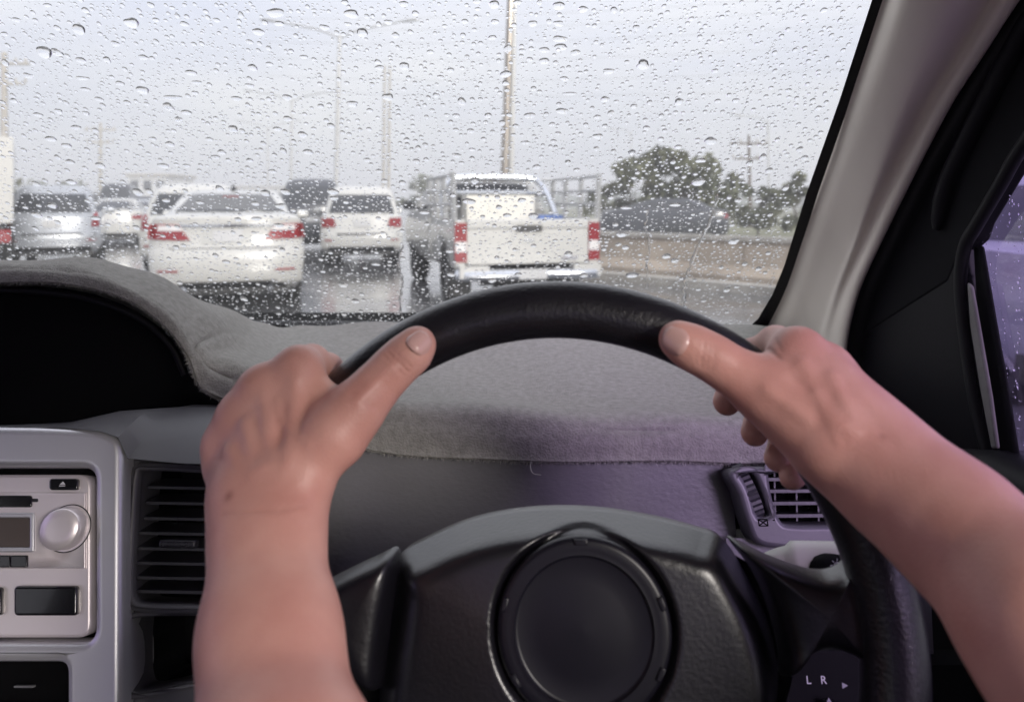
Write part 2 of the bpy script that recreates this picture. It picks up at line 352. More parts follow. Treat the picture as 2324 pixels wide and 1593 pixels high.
def tree(loc, h, w, n, label, cat='tree', trunk_h=None, group=None, seed=1, leaf=.16, dens=1):
    r = np.random.default_rng(seed); th = trunk_h or h*.3
    rt = empty('roadside_tree', loc, 0, label=label, cat=cat, group=group)
    mb = MB(); mb.tube([(0, 0, 0), (.05*w/3, 0, th*.6), (0, .05, th)], [.05*h/2, .04*h/2, .03*h/2], 9)
    cl = []
    for k in range(n):
        a = r.uniform(0, 2*np.pi); q = r.uniform(0, 1)**.6; zz = r.uniform(0, 1)
        prof = math.sin(math.pi*min(1, .18+zz*.82))**.6
        c = np.array([math.cos(a)*q*w/2*prof, math.sin(a)*q*w/2*prof*.8, th*.8+zz*(h-th*.8)]); cl.append((c, r.uniform(.06, .17)*w))
        if k % 3 == 0: mb.tube([(0, 0, th*.8), tuple(c*np.array([.5, .5, .6])+np.array([0, 0, th*.35])), tuple(c)], [.02*h/2, .012*h/2, .006*h/2], 6)
    mb.build('trunk', M_bark, rt)
    V = []; 
    for c, s in cl:
        m = int(85*dens); d = r.normal(size=(m, 3)); d /= np.linalg.norm(d, axis=1)[:, None]
        p = c+d*(r.uniform(0, 1, (m, 1))**.45)*s*np.array([1, 1, .75])
        t1 = r.normal(size=(m, 3)); t1 /= np.linalg.norm(t1, axis=1)[:, None]; t2 = np.cross(t1, r.normal(size=(m, 3))); t2 /= np.linalg.norm(t2, axis=1)[:, None]
        sz = leaf*r.uniform(.6, 1.3, (m, 1))
        V.append(np.stack([p-t1*sz, p-t2*sz*.45, p+t1*sz, p+t2*sz*.45], 1))
    V = np.concatenate(V); m = len(V); me = bpy.data.meshes.new('crown')
    me.from_pydata(V.reshape(-1, 3).tolist(), [], (np.arange(m*4).reshape(m, 4)).tolist()); me.materials.append(M_leaf)
    link(bpy.data.objects.new('crown', me), rt)
    return rt
def gx(u, d): return (u-1162)/F*d
tree((gx(1520, 27), 27, 0), 3.3, 3.6, 34, 'tallest leafy tree behind the right barrier', seed=3, group='trees behind the barrier')
tree((gx(1430, 30), 30, 0), 2.9, 2.4, 22, 'dark leafy tree just right of the white pickup rack', seed=4, group='trees behind the barrier')
tree((gx(1620, 28), 28, 0), 2.6, 2.7, 24, 'rounded leafy tree right of the tallest tree', seed=5, group='trees behind the barrier')
tree((gx(1720, 30), 30, 0), 1.9, 2.2, 20, 'low bushy tree under the brown utility pole', seed=6, group='trees behind the barrier')
tree((gx(1810, 26), 26, 0), 2.2, 1.8, 16, 'leafy tree beside the windscreen pillar edge', seed=7, group='trees behind the barrier')
tree((gx(1370, 40), 40, 0), 2.0, 3.0, 18, 'low tree seen through the pickup rack', seed=8, group='trees behind the barrier')
tree((gx(960, 60), 60, 0), 3.1, 5.0, 16, 'low distant tree between the white minivan and the pickup', seed=9)
tree((gx(130, 60), 60, 0), 2.9, 6.0, 18, 'wide low distant tree above the silver grey car roof', seed=10)
tree((gx(50, 52), 52, 0), 3.0, 1.8, 10, 'narrow distant tree next to the white lorry', seed=11)
tree((gx(190, 62), 62, 0), 2.6, 2.0, 10, 'small distant tree right of the silver grey car', seed=12)
o = MB()
for k in range(26):
    x = -110+k*9.5+random.uniform(-2, 2); o.tube([(x, 200, 0), (x, 200, 1.6+random.uniform(0, 1.6)), (x, 200, 3.2+random.uniform(0, 1.2))], [6, 5.4, 1.2], 9)
o = o.build('distant_treeline', pm('far foliage', (.07, .085, .06), .9, var=.3, vs=.3)); o['kind'] = 'structure'
def building(x, y, w, dpt, h, floors, cols, label, mat):
    rt = empty('distant_building', (x, y, 0), 0, label=label, cat='building')
    MB().box(-w/2, w/2, 0, dpt, 0, h).build('wall', mat, rt, False)
    MB().box(-w/2-.3, w/2+.3, -.3, dpt+.3, h, h+.35).build('roof', M_conc, rt, False)
    for i in range(floors):
        for j in range(cols):
            cx = -w/2+w*(j+.5)/cols; cz = h*(i+.5)/floors
            MB().box(cx-w/cols*.3, cx+w/cols*.3, -.06, -.005, cz-h/floors*.25, cz+h/floors*.28).build('window', M_cglass, rt, False)
building(gx(335, 95), 95, 5, 8, 4.6, 2, 3, 'pale distant building left of the dark estate car', M_far)
building(gx(590, 130), 130, 14, 8, 3.8, 1, 6, 'long low distant building behind the white sedan roof', M_far)
building(gx(1000, 150), 150, 10, 8, 4.2, 2, 4, 'small distant building behind the pickup cab', M_far)

# ================================================================== VEHICLES
class Body:
    """a vehicle skin stacked from horizontal rounded slices (z, half width, rear y, front y, corner, rear bulge)"""
    def __init__(s, slices): s.s = [tuple(q)+((.10,) if len(q) == 5 else ()) for q in slices]
    def at(s, z):
        S = s.s
        if z <= S[0][0]: return S[0][1:]
        for a, b in zip(S, S[1:]):
            if z <= b[0]:
                t = (z-a[0])/max(1e-6, b[0]-a[0]); return tuple(a[i]+(b[i]-a[i])*t for i in range(1, 6))
        return S[-1][1:]
    def outline(s, w, yr, yf, c, bu):
        U = [-1, -.97, -.9, -.75, -.5, -.2, .2, .5, .75, .9, .97, 1]; pts = []
        for u in U: pts.append((w*u, yr+bu*u*u+c*abs(u)**8))
        for t in (.25, .5, .75): pts.append((w, yr+bu+c+(yf-yr-2*bu-2*c)*t))
        for u in reversed(U): pts.append((w*u, yf-bu*1.5*u*u-c*abs(u)**8+ (bu*.5)))
        for t in (.75, .5, .25): pts.append((-w, yr+bu+c+(yf-yr-2*bu-2*c)*t))
        return pts
    def build(s, mat, parent, name='body'):
        vs = []; n = 0
        for q in s.s:
            o = s.outline(*q[1:]); n = len(o); vs += [(x, y, q[0]) for x, y in o]
        fs = grid_faces(len(s.s), n, True); fs += [tuple(range(n-1, -1, -1)), tuple((len(s.s)-1)*n+k for k in range(n))]
        return fixn(mk(name, vs, fs, mat, parent, True, 38))
    def yrear(s, x, z):
        w, yr, yf, c, bu = s.at(z); u = min(1, abs(x)/w); return yr+bu*u*u+c*u**8
    def rear(s, name, bl_, br, tr_, tl, mat, parent, off=.008, n=8):
        vs = []
        for lay in (-off, .02):
            for i in range(n+1):
                for j in range(n+1):
                    a, b = j/n, i/n
                    x = (bl_[0]*(1-a)+br[0]*a)*(1-b)+(tl[0]*(1-a)+tr_[0]*a)*b; z = (bl_[1]*(1-a)+br[1]*a)*(1-b)+(tl[1]*(1-a)+tr_[1]*a)*b
                    # soften corners
                    vs.append((x, s.yrear(x, z)+lay, z))
        m = (n+1)**2; fs = grid_faces(n+1, n+1); fs += [tuple(m+k for k in reversed(f)) for f in fs]
        ed = [j for j in range(n+1)]+[i*(n+1)+n for i in range(1, n+1)]+[n*(n+1)+j for j in range(n-1, -1, -1)]+[i*(n+1) for i in range(n-1, 0, -1)]
        fs += [(ed[i], ed[(i+1) % len(ed)], m+ed[(i+1) % len(ed)], m+ed[i]) for i in range(len(ed))]
        return fixn(mk(name, vs, fs, mat, parent, True, 50))
    def side(s, name, sg, pts, mat, parent, off=.008, n=6):
        (a0, z0), (a1, z1), (a2, z2), (a3, z3) = pts; vs = []
        for lay in (off, -.02):
            for i in range(n+1):
                for j in range(n+1):
                    a, b = j/n, i/n
                    y = (a0*(1-a)+a1*a)*(1-b)+(a3*(1-a)+a2*a)*b; z = (z0*(1-a)+z1*a)*(1-b)+(z3*(1-a)+z2*a)*b
                    vs.append((sg*(s.at(z)[0]+lay), y, z))
        m = (n+1)**2; fs = grid_faces(n+1, n+1); fs += [tuple(m+k for k in reversed(f)) for f in fs]
        ed = [j for j in range(n+1)]+[i*(n+1)+n for i in range(1, n+1)]+[n*(n+1)+j for j in range(n-1, -1, -1)]+[i*(n+1) for i in range(n-1, 0, -1)]
        fs += [(ed[i], ed[(i+1) % len(ed)], m+ed[(i+1) % len(ed)], m+ed[i]) for i in range(len(ed))]
        return fixn(mk(name, vs, fs, mat, parent, True, 50))
def wheels(rt, w, yA, yB, R=.33, wd=.21):
    for sg in (-1, 1):
        for y in (yA, yB):
            cx = sg*(w-wd/2); prof = [(R*.62, -wd/2+.01), (R*.9, -wd/2), (R*.985, -wd/2+.03), (R, -wd/4), (R, wd/4), (R*.985, wd/2-.03), (R*.9, wd/2), (R*.62, wd/2-.01)]
            n = 28; vs = [(cx+a*1.0, y+r*math.cos(2*math.pi*k/n), R+r*math.sin(2*math.pi*k/n)) for r, a in prof for k in range(n)]
            ty = mk('wheel', vs, grid_faces(len(prof), n, True), M_rubber, rt)
            mb = MB(); xo = cx+sg*(wd/2-.03)
            mb.add([(xo, y+R*.62*math.cos(2*math.pi*k/20), R+R*.62*math.sin(2*math.pi*k/20)) for k in range(20)]+[(xo-sg*.12, y+R*.62*math.cos(2*math.pi*k/20), R+R*.62*math.sin(2*math.pi*k/20)) for k in range(20)],
                   [tuple(20+k for k in range(20))]+[(k, (k+1) % 20, 20+(k+1) % 20, 20+k) for k in range(20)])
            for k in range(5):
                a = 2*math.pi*k/5; c_, s_ = math.cos(a), math.sin(a); q = R*.6
                mb.add([(xo, y-s_*.03, R+c_*.03), (xo, y+s_*.03, R-c_*.03), (xo, y+c_*q+s_*.03, R+s_*q-c_*.03), (xo, y+c_*q-s_*.03, R+s_*q+c_*.03)], [(0, 1, 2, 3)])
            mb.build('rim', M_chrome, ty)
def plate(rt, B, x, z, w=.34, h=.14, txt=True):
    p = B.rear('number_plate', (x-w/2, z-h/2), (x+w/2, z-h/2), (x+w/2, z+h/2), (x-w/2, z+h/2), M_plate, rt, .016, 2)
    return p
def mirrors(rt, w, y, z, mat):
    for sg in (-1, 1):
        MB().tube([(sg*(w-.02), y, z), (sg*(w+.05), y, z+.02), (sg*(w+.1), y-.02, z+.06), (sg*(w+.24), y-.02, z+.06)], [.03, .03, .09, .07], 10, flat=.9).build('wing_mirror', mat, rt)
def place(rt, uc, d, yaw): rt.location = (gx(uc, d), d, 0); rt.rotation_euler = (0, 0, rad(yaw))

# --- white sedan straight ahead on the left
def white_sedan():
    rt = empty('car', label='large white sedan stopped ahead with red wraparound tail lights', cat='car')
    B = Body([(.20, .80, .20, 4.7, .10), (.30, .87, .06, 4.78, .12), (.36, .895, .015, 4.80, .14), (.55, .912, .0, 4.82, .15), (.68, .915, .005, 4.82, .15), (.72, .912, .03, 4.82, .15), (.76, .91, .055, 4.8, .15),
              (.92, .905, .07, 4.7, .15), (1.04, .885, .07, 4.5, .14), (1.10, .86, .055, 4.3, .12), (1.135, .82, .07, 4.1, .12), (1.15, .76, .13, 3.95, .12, .08),
              (1.165, .74, .48, 3.8, .10, .10), (1.30, .685, .85, 3.35, .10, .12), (1.40, .63, 1.12, 3.0, .10, .12), (1.45, .58, 1.35, 2.75, .12, .12), (1.475, .48, 1.6, 2.5, .14, .1), (1.485, .3, 1.9, 2.3, .1, .05)])
    B.build(M_white, rt)
    B.rear('rear_window', (-.655, 1.185), (.655, 1.185), (.50, 1.42), (-.50, 1.42), M_cglass, rt, .006, 10)
    for sg in (-1, 1):
        B.side('side_window', sg, [(1.0, 1.19), (2.1, 1.19), (2.1, 1.40), (1.5, 1.40)], M_cglass, rt)
        B.side('side_window', sg, [(2.18, 1.19), (3.4, 1.19), (2.9, 1.40), (2.18, 1.40)], M_cglass, rt)
        t = B.rear('tail_light', (sg*.90, .855), (sg*.43, .84), (sg*.56, 1.03), (sg*.885, 1.04), M_red, rt, .022)
        B.rear('reversing_lens', (sg*.80, .955), (sg*.50, .955), (sg*.57, 1.02), (sg*.80, 1.02), M_clear, t, .030, 5)
        B.side('tail_light', sg, [(.2, .86), (.44, .93), (.34, 1.035), (.2, 1.035)], M_red, rt, .008, 4)
        B.rear('reflector', (sg*.80, .455), (sg*.56, .455), (sg*.56, .478), (sg*.80, .478), M_red, rt, .012, 3)
        B.rear('bumper_corner', (sg*.89, .30), (sg*.50, .30), (sg*.60, .33), (sg*.89, .34), M_white, rt, .02, 5)
    B.rear('boot_trim', (-.56, 1.0), (.56, 1.0), (.54, 1.035), (-.54, 1.035), M_chrome, rt, .02, 8)
    B.rear('bumper_seam', (-.88, .735), (.88, .735), (.88, .745), (-.88, .745), M_blackp, rt, .004, 8)
    B.rear('plate_recess', (-.30, .80), (.30, .80), (.27, .97), (-.27, .97), pm('shaded white paint', (.40, .40, .39), .4), rt, .006, 4)  # white paint darkened a little: the recess shade is in its colour
    plate(rt, B, 0, .89)
    B.rear('rear_valance', (-.70, .235), (.70, .235), (.62, .33), (-.62, .33), M_blackp, rt, .018, 6)
    MB().box(-.75, .75, .25, 4.5, .16, .24).build('underbody', M_blackp, rt, False)
    for sg in (-1, 1): MB().tube([(sg*.5, .02, .24), (sg*.5, .3, .24)], .04, 12).build('exhaust', M_chrome, rt)
    B.rear('high_brake_light', (-.12, 1.375), (.12, 1.375), (.11, 1.392), (-.11, 1.392), M_tail, rt, .012, 2)
    MB().tube([(0, 1.7, 1.48), (0, 1.62, 1.50), (0, 1.55, 1.55)], [.05, .03, .01], 8).build('roof_aerial', M_blackp, rt)
    wheels(rt, .90, .98, 3.75); mirrors(rt, .86, 3.2, 1.05, M_white); return rt
place(white_sedan(), 516, 9.15, 18)

# --- white pickup with a steel rack
def pickup():
    rt = empty('pickup_truck', label='white pickup truck ahead with steel cage rack on its bed', cat='pickup truck')
    CB = Body([(.45, .80, 2.0, 5.0, .05), (.60, .86, 1.95, 5.15, .06), (.90, .885, 1.93, 5.15, .08), (1.05, .88, 1.93, 4.9, .08), (1.17, .85, 1.93, 4.5, .08),
               (1.19, .83, 1.93, 3.9, .06, .04), (1.45, .76, 1.98, 3.55, .07, .04), (1.62, .70, 2.04, 3.2, .10, .04), (1.70, .62, 2.14, 3.0, .12, .04), (1.725, .45, 2.3, 2.8, .1, .02)])
    CB.build(M_white, rt, 'cab')
    CB.rear('cab_window', (-.62, 1.24), (.62, 1.24), (.56, 1.58), (-.56, 1.58), M_cglass, rt, .006, 6)
    CB.rear('high_brake_light', (-.24, 1.655), (.24, 1.655), (.22, 1.70), (-.22, 1.70), M_tail, rt, .07, 4)
    for sg in (-1, 1):
        CB.side('side_window', sg, [(2.2, 1.2), (3.75, 1.2), (3.3, 1.58), (2.25, 1.58)], M_cglass, rt)
        CB.side('door', sg, [(2.1, .55), (3.9, .55), (3.95, 1.16), (2.1, 1.16)], M_white, rt, .012, 5)
    # bed: side walls, floor, wheel arches
    for sg in (-1, 1):
        n = 16; vs = []; fs = []
        for lay in (0, 1):
            for k in range(n+1):
                y = .06+k*(1.9-.06)/n; zb = .52; dd = abs(y-.98)
                if dd < .46: zb = .33+math.sqrt(max(0, .46**2-dd**2))
                zb = max(zb, .52)
                for z, w_ in ((zb, .865), (.86, .895), (1.0, .895), (1.10, .87)): vs.append((sg*(w_-lay*.09), y, z))
        m = (n+1)*4; fs = grid_faces(n+1, 4); fs += [tuple(m+i for i in reversed(f)) for f in fs]
        ed = list(range(4))+[i*4+3 for i in range(1, n+1)]+[n*4+j for j in (2, 1, 0)]+[i*4 for i in range(n-1, 0, -1)]
        fs += [(ed[i], ed[(i+1) % len(ed)], m+ed[(i+1) % len(ed)], m+ed[i]) for i in range(len(ed))]
        fixn(mk('bed_side', vs, fs, M_white, rt, True, 40))
        MB().box(*sorted((sg*.775, sg*.893)), .0, .058, .50, 1.10).build('corner_post', M_white, rt, False)
        tl = MB(); tl.box(*sorted((sg*.76, sg*.902)), -.014, .05, .60, 1.06); tl = tl.build('tail_light', M_red, rt, False)
        MB().box(*sorted((sg*.765, sg*.896)), -.018, -.0, .72, .84).build('clear_lens', M_clear, tl, False)
        MB().box(*sorted((sg*.52, sg*.87)), -.16, -.02, .42, .56).build('bumper_end', M_white, rt, False)
    MB().box(-.80, .80, .06, 1.92, .58, .62).build('bed_floor', M_white, rt, False)
    tg = MB(); prof = [(.03, .56), (.0, .57), (-.006, .75), (.0, .98), (-.018, 1.00), (-.018, 1.08), (.0, 1.10), (.05, 1.10)]; n = len(prof)
    vs = [(x, y, z) for x in (-.755, .755) for y, z in prof]; tg.add(vs, [(j, (j+1) % n, n+(j+1) % n, n+j) for j in range(n)]+[tuple(range(n)), tuple(range(2*n-1, n-1, -1))])
    tgo = fixn(tg.build('tailgate', M_white, rt, True, 35))
    MB().box(-.16, .16, -.032, -.004, .955, 1.03).build('handle', M_blackp, tgo, False)
    MB().box(-.06, .06, -.016, -.002, .83, .87).build('badge', M_chrome, tgo, False)
    MB().box(.42, .62, -.016, -.002, .60, .655).build('badge', M_dimprint, tgo, False)
    bm = MB(); bm.tube([(-.86, -.02, .45), (-.80, -.12, .45), (.80, -.12, .45), (.86, -.02, .45)], .065, 12).build('rear_bumper', M_chrome, rt)
    MB().box(-.17, .17, -.19, -.175, .40, .52).build('number_plate', M_plate, rt, False)
    MB().box(-.6, .6, .1, 4.8, .36, .46).build('chassis', M_blackp, rt, False)
    MB().tube([(-.55, .25, .36), (.55, .25, .36)], .07, 12).build('axle', M_blackp, rt)
    MB().tube([(-.45, .55, .40), (.1, .62, .40)], .10, 14).build('silencer', M_chrome, rt)
    # roll bar behind the cab
    rb = MB()
    for sg in (-1, 1): rb.tube(catmull([(sg*.80, 1.35, 1.10), (sg*.76, 1.65, 1.42), (sg*.66, 1.78, 1.60), (sg*.5, 1.8, 1.66), (0, 1.8, 1.67)], 5), .042, 10)
    rb.tube([(-.74, 1.68, 1.44), (.74, 1.68, 1.44)], .03, 8); rb.build('roll_bar', M_chrome, rt)
    # cage rack of square steel tube
    def bar(a, b, r=.022, mt=M_galv): return MB().tube([a, b], r*1.2, 4).build('rack_bar', mt, rt, False)
    for sg in (-1, 1):
        for y in (.05, .68, 1.30, 1.88): bar((sg*.90, y, 1.08), (sg*.92, y, 1.62 if y > .1 else 1.66), .030)
        for z in (1.28, 1.45, 1.63): bar((sg*.92, .05, z), (sg*.92, 1.88, z), .018)
    bar((-.92, 1.88, 1.63), (.92, 1.88, 1.63)); bar((-.92, 1.88, 1.40), (.92, 1.88, 1.40), .018)
    MB().box(-.50, .45, 1.25, 1.62, .64, 1.40).build('crate', pm('pale load board', (.62, .60, .55), .6, var=.06), rt, False)
    MB().box(.42, .74, .9, 1.2, .64, 1.13).build('blue_container', pm('blue plastic', (.07, .14, .38), .5), rt, False)
    for sg in (-1, 1): fixn(MB().tube([(sg*.60, .98, .42), (sg*.80, .98, .42)], .44, 24).build('wheel_well', M_black, rt))
    wheels(rt, .86, .98, 4.1, .37, .25)
    for sg in (-1, 1):
        MB().box(*sorted((sg*.60, sg*.87)), .50, .52, .14, .50).build('mud_flap', M_blackp, rt, False)
    mirrors(rt, .84, 3.6, 1.20, M_blackp); return rt
place(pickup(), 1200, 9.0, 15)

def suv(label, mat, H=1.72, w=.86, lights='high', glass_h=(1.12, 1.52), L_=4.5, roof_mat=None, group=None, name='car'):
    rt = empty(name, label=label, cat='car', group=group)
    k = H/1.72
    B = Body([(.24, w*.9, .14, L_-.1, .08), (.36, w*.98, .02, L_, .1), (.55, w, 0, L_+.02, .12), (.66, w, .02, L_, .12), (.70, w*.995, .05, L_, .12), (.98, w*.99, .06, L_-.1, .12), (1.05*k, w*.96, .08, L_-.5, .1),
              (1.09*k, w*.92, .10, L_-1.1, .1), (1.40*k, w*.83, .22, L_-1.6, .1), (1.60*k, w*.76, .34, L_-1.9, .12), (1.69*k, w*.66, .45, L_-2.1, .14), (1.72*k, w*.45, .7, L_-2.3, .1)])
    B.build(mat, rt)
    g0, g1 = glass_h[0]*k, glass_h[1]*k
    B.rear('rear_window', (-w*.80, g0), (w*.80, g0), (w*.66, g1), (-w*.66, g1), M_cglass, rt, .01, 8)
    for sg in (-1, 1):
        B.side('side_window', sg, [(.35, g0+.02), (1.3, g0), (1.3, g1), (.5, g1)], M_cglass, rt)
        B.side('side_window', sg, [(1.4, g0), (L_-1.25, g0), (L_-1.75, g1), (1.4, g1)], M_cglass, rt)
        if lights == 'high':
            B.rear('tail_light', (sg*w*.97, .80), (sg*w*.80, .80), (sg*w*.86, 1.12*k), (sg*w*.93, 1.12*k), M_red, rt, .02, 5)
        else:
            B.rear('tail_light', (sg*w*.97, .78), (sg*w*.62, .80), (sg*w*.68, .98), (sg*w*.97, .98), M_red, rt, .02, 5)
        B.rear('reflector', (sg*w*.9, .5), (sg*w*.7, .5), (sg*w*.7, .53), (sg*w*.9, .53), M_red, rt, .012, 2)
    plate(rt, B, 0, .86)
    B.rear('bumper_step', (-w*.9, .62), (w*.9, .62), (w*.9, .66), (-w*.9, .66), M_blackp, rt, .006, 5)
    B.rear('rear_valance', (-w*.8, .26), (w*.8, .26), (w*.8, .38), (-w*.8, .38), M_blackp, rt, .015, 5)
    MB().box(-w*.85, w*.85, .2, L_-.2, .2, .28).build('underbody', M_blackp, rt, False)
    wheels(rt, w*.98, .8, L_-.85, .34, .2); mirrors(rt, w*.96, L_-1.35, 1.08*k, mat); return rt
place(suv('white minivan ahead between the white sedan and the pickup, red lights low on its corners', M_white, 1.66, .85, 'low'), 822, 15.6, 13)
bt = [o for o in bpy.data.objects if o.get('label', '').startswith('white minivan')][0]
place(suv('dark grey van beyond the white sedan, left of the street lamp', M_dark, 1.95, .84, 'low'), 707, 19.5, 15)
place(suv('pale estate car half hidden behind the white sedan, with dark rear glass', M_white, 1.66, .88, 'high'), 432, 13.6, 17)
place(suv('silver grey car beside the white lorry at far left, seen from behind', M_blue, 1.68, .88, 'high', L_=4.9, name='car'), 118, 15.5, 27)
def small_sedan(label, mat):
    rt = empty('car', label=label, cat='car')
    B = Body([(.22, .76, .14, 4.2, .08), (.34, .83, .02, 4.3, .1), (.55, .85, 0, 4.3, .12), (.95, .85, .05, 4.2, .12), (1.05, .8, .08, 3.9, .1), (1.08, .72, .4, 3.5, .1), (1.30, .63, .85, 2.9, .1), (1.40, .56, 1.1, 2.6, .12), (1.44, .42, 1.4, 2.3, .1)])
    B.build(mat, rt); B.rear('rear_window', (-.62, 1.1), (.62, 1.1), (.5, 1.36), (-.5, 1.36), M_cglass, rt, .008, 6)
    for sg in (-1, 1):
        B.rear('tail_light', (sg*.83, .78), (sg*.55, .80), (sg*.6, .92), (sg*.83, .93), M_red, rt, .02, 4)
        B.side('side_window', sg, [(.9, 1.1), (3.0, 1.1), (2.6, 1.34), (1.3, 1.34)], M_cglass, rt)
    plate(rt, B, 0, .72); B.rear('rear_valance', (-.7, .25), (.7, .25), (.7, .36), (-.7, .36), M_blackp, rt, .015, 5)
    MB().box(-.7, .7, .2, 4.1, .17, .26).build('underbody', M_blackp, rt, False)
    wheels(rt, .83, .75, 3.4, .31, .19); return rt
place(small_sedan('small white sedan in the gap at left, seen whole from behind', M_white), 252, 23, 22)
place(small_sedan('silver sedan just visible right of the small white sedan', M_silver), 300, 31, 17)
place(suv('dark tall van directly beyond the small white sedan', M_dark, 2.35, .85, 'low'), 257, 40, 16)
place(suv('far dark car left of the pale estate car roof', M_dark, 1.6, .85, 'low'), 322, 34, 16)
place(suv('far silver van right of the dark grey van', M_silver, 1.9, .85, 'low'), 790, 38, 15)
# white lorry on the left edge
rt = empty('lorry', (gx(-128, 12.3), 12.3, 0), rad(33), label='tall white box lorry cut off by the left edge of the view', cat='lorry')
MB().box(-1.0, .95, .0, 5.2, .95, 2.42).build('cargo_box', M_white, rt, False)
MB().box(-.85, .85, 5.3, 6.8, .6, 2.1).build('cab', M_blue, rt, False)
MB().box(-.8, .8, .1, 6.6, .5, .9).build('chassis', M_blackp, rt, False)
for sg in (-1, 1): MB().box(*sorted((sg*.60, sg*.92)), -.06, -.005, .62, .84).build('tail_light', M_red, rt, False)
for k in range(6): MB().box(-.98+k*.32, -.96+k*.32, -.02, -.002, .98, 2.40).build('door_rib', M_galv, rt, False)
wheels(rt, .95, 1.3, 5.9, .42, .28)
# car beyond the barrier
rt = small_sedan('grey sedan passing beyond the concrete barrier on the right', M_dark); rt.location = (gx(1655, 25), 25, 0.02); rt.rotation_euler = (0, 0, rad(78))
# car beside us, seen through the tinted side window
rt = suv('silver estate car alongside, seen only through the purple tinted side window', M_silver, 1.6, .86, 'low'); rt.location = (3.98, 4.1, 0); rt.rotation_euler = (0, 0, rad(-4))

# ================================================================== OUR CAR
car = empty('car', (-.31, 1.0, 0), label='the car we sit in: dark dashboard, beige windscreen pillar and black steering wheel', cat='car')
bpy.context.view_layer.update()
INV = Matrix.Translation((.31, -1.0, 0))
def own(o, parent=None):
    """hang an object modelled in place under our car (or under one of its parts)"""
    o.parent = parent or car
    if parent is None: o.matrix_parent_inverse = INV
    return o
WS_N = Vector((0, .8, 1)).normalized(); WS_UP = Vector((0, -1, .8)).normalized()
def ws_y(v): k = (v-460)/F; return .727/(.8-k)
def ws_pt(u, v, off=0):
    p = P(u, v, ws_y(v)); return p+WS_N*off
# windscreen pane, bounded by the painted edge
base = ws_pt(0, 755).y; top = ws_pt(0, -70).y
edgeR = [ws_pt(u, v) for u, v in [(2001, -70), (1978, 0), (1905, 225), (1829, 440), (1780, 600), (1752, 668), (1720, 722), (1676, 764), (1640, 782)]]
vs = []; n = 14
rowsL = []
for p in edgeR: rowsL.append((-1.02-.0*p.y, p))
for xl, p in rowsL:
    for k in range(n+1):
        t = k/n; vs.append(Vector((xl+(p.x-xl)*t, p.y, p.z)))
own(mk('windscreen', vs, grid_faces(len(rowsL), n+1), M_glass, None, False))
# painted black border of the glass at the right (ribbon just inside the pane)
vs = []
for (u, v), (u2, v2) in zip([(2001, -70), (1978, 0), (1905, 225), (1829, 440), (1780, 600), (1752, 668), (1720, 722), (1676, 764), (1640, 782)],
                            [(2030, -70), (2006, 0), (1930, 225), (1855, 440), (1806, 600), (1778, 680), (1740, 745), (1690, 800), (1640, 812)]):
    vs += [ws_pt(u, v, -.001), ws_pt(u2, v2, -.001)]
own(mk('windscreen_border', vs, grid_faces(len(vs)//2, 2), M_seal, None, False))
# cowl and bonnet outside
own(MB().box(-1.0, .24, 1.19, 1.34, 1.04, 1.1035).build('cowl', M_cav, None, False))
bn_v = []
for x in np.linspace(-1.08, .46, 12):
    for y in np.linspace(1.345, 2.35, 10):
        q = abs((x+.31)/.77); bn_v.append((x, y, 1.075-.10*(y-1.34)-.14*(y-1.34)**2-.10*q**4))
own(mk('bonnet', bn_v, grid_faces(12, 10), pm('dark bonnet paint', (.006, .006, .007), .6, spec=.06), None))
# wiper resting on the cowl
own(MB().tube([(-.75, 1.175, 1.112), (-.30, 1.18, 1.108), (.1, 1.19, 1.104)], .006, 8).build('wiper', M_blackp, None))
# cabin shell (roof, floor, back, far side) with its window openings
sh = MB()
sh.box(-1.05, .44, -2.2, .615, 1.535, 1.56)
sl_ = MB(); sl_.box(-1.05, -1.03, -2.2, 1.2, .3, .98); sh.box(-1.05, -1.03, -.15, -.05, .98, 1.535)
sl_.box(.455, .47, -2.2, .55, .3, .98); sh.box(.455, .47, -.08, -.03, .98, 1.535)
sl_.box(-1.05, .47, -2.22, -2.2, .3, 1.0); sl_.box(-1.05, .47, -2.2, 1.2, .28, .30); sl_.box(-1.05, .45, 1.17, 1.19, .3, 1.03)
own(sh.build('cabin_shell', M_roof, None, False))
own(sl_.build('cabin_lower_shell', M_black, None, False))
own(MB().box(-1.03, -1.0, .62, 1.0, .98, 1.2).build('left_door_trim', M_black, None, False))
own(mk('side_window', [(-1.04, -.05, .98), (-1.04, .95, .98), (-1.04, .62, 1.535), (-1.04, -.05, 1.535)], [(0, 1, 2, 3)], M_film, None, False))
own(mk('side_window', [(-1.04, -2.2, .98), (-1.04, -.15, .98), (-1.04, -.15, 1.535), (-1.04, -2.2, 1.535)], [(0, 1, 2, 3)], M_rearglass, None, False))
own(mk('side_window', [(.46, -2.2, .98), (.46, -.08, .98), (.46, -.08, 1.535), (.46, -2.2, 1.535)], [(0, 1, 2, 3)], M_rearglass, None, False))
own(mk('rear_window', [(-1.03, -2.21, 1.0), (.46, -2.21, 1.0), (.46, -2.21, 1.535), (-1.03, -2.21, 1.535)], [(0, 1, 2, 3)], M_film, None, False))
for x in (-.72, .02):
    s = MB(); s.tube([(x, -.32, .55), (x, -.42, .95), (x, -.48, 1.12)], [.24, .23, .16], 16, flat=.35); own(s.build('seat_back', M_black, None))
    MBh = MB(); MBh.tube([(x, -.50, 1.16), (x, -.52, 1.32)], [.11, .10], 14, flat=.5); own(MBh.build('head_restraint', M_black, None))

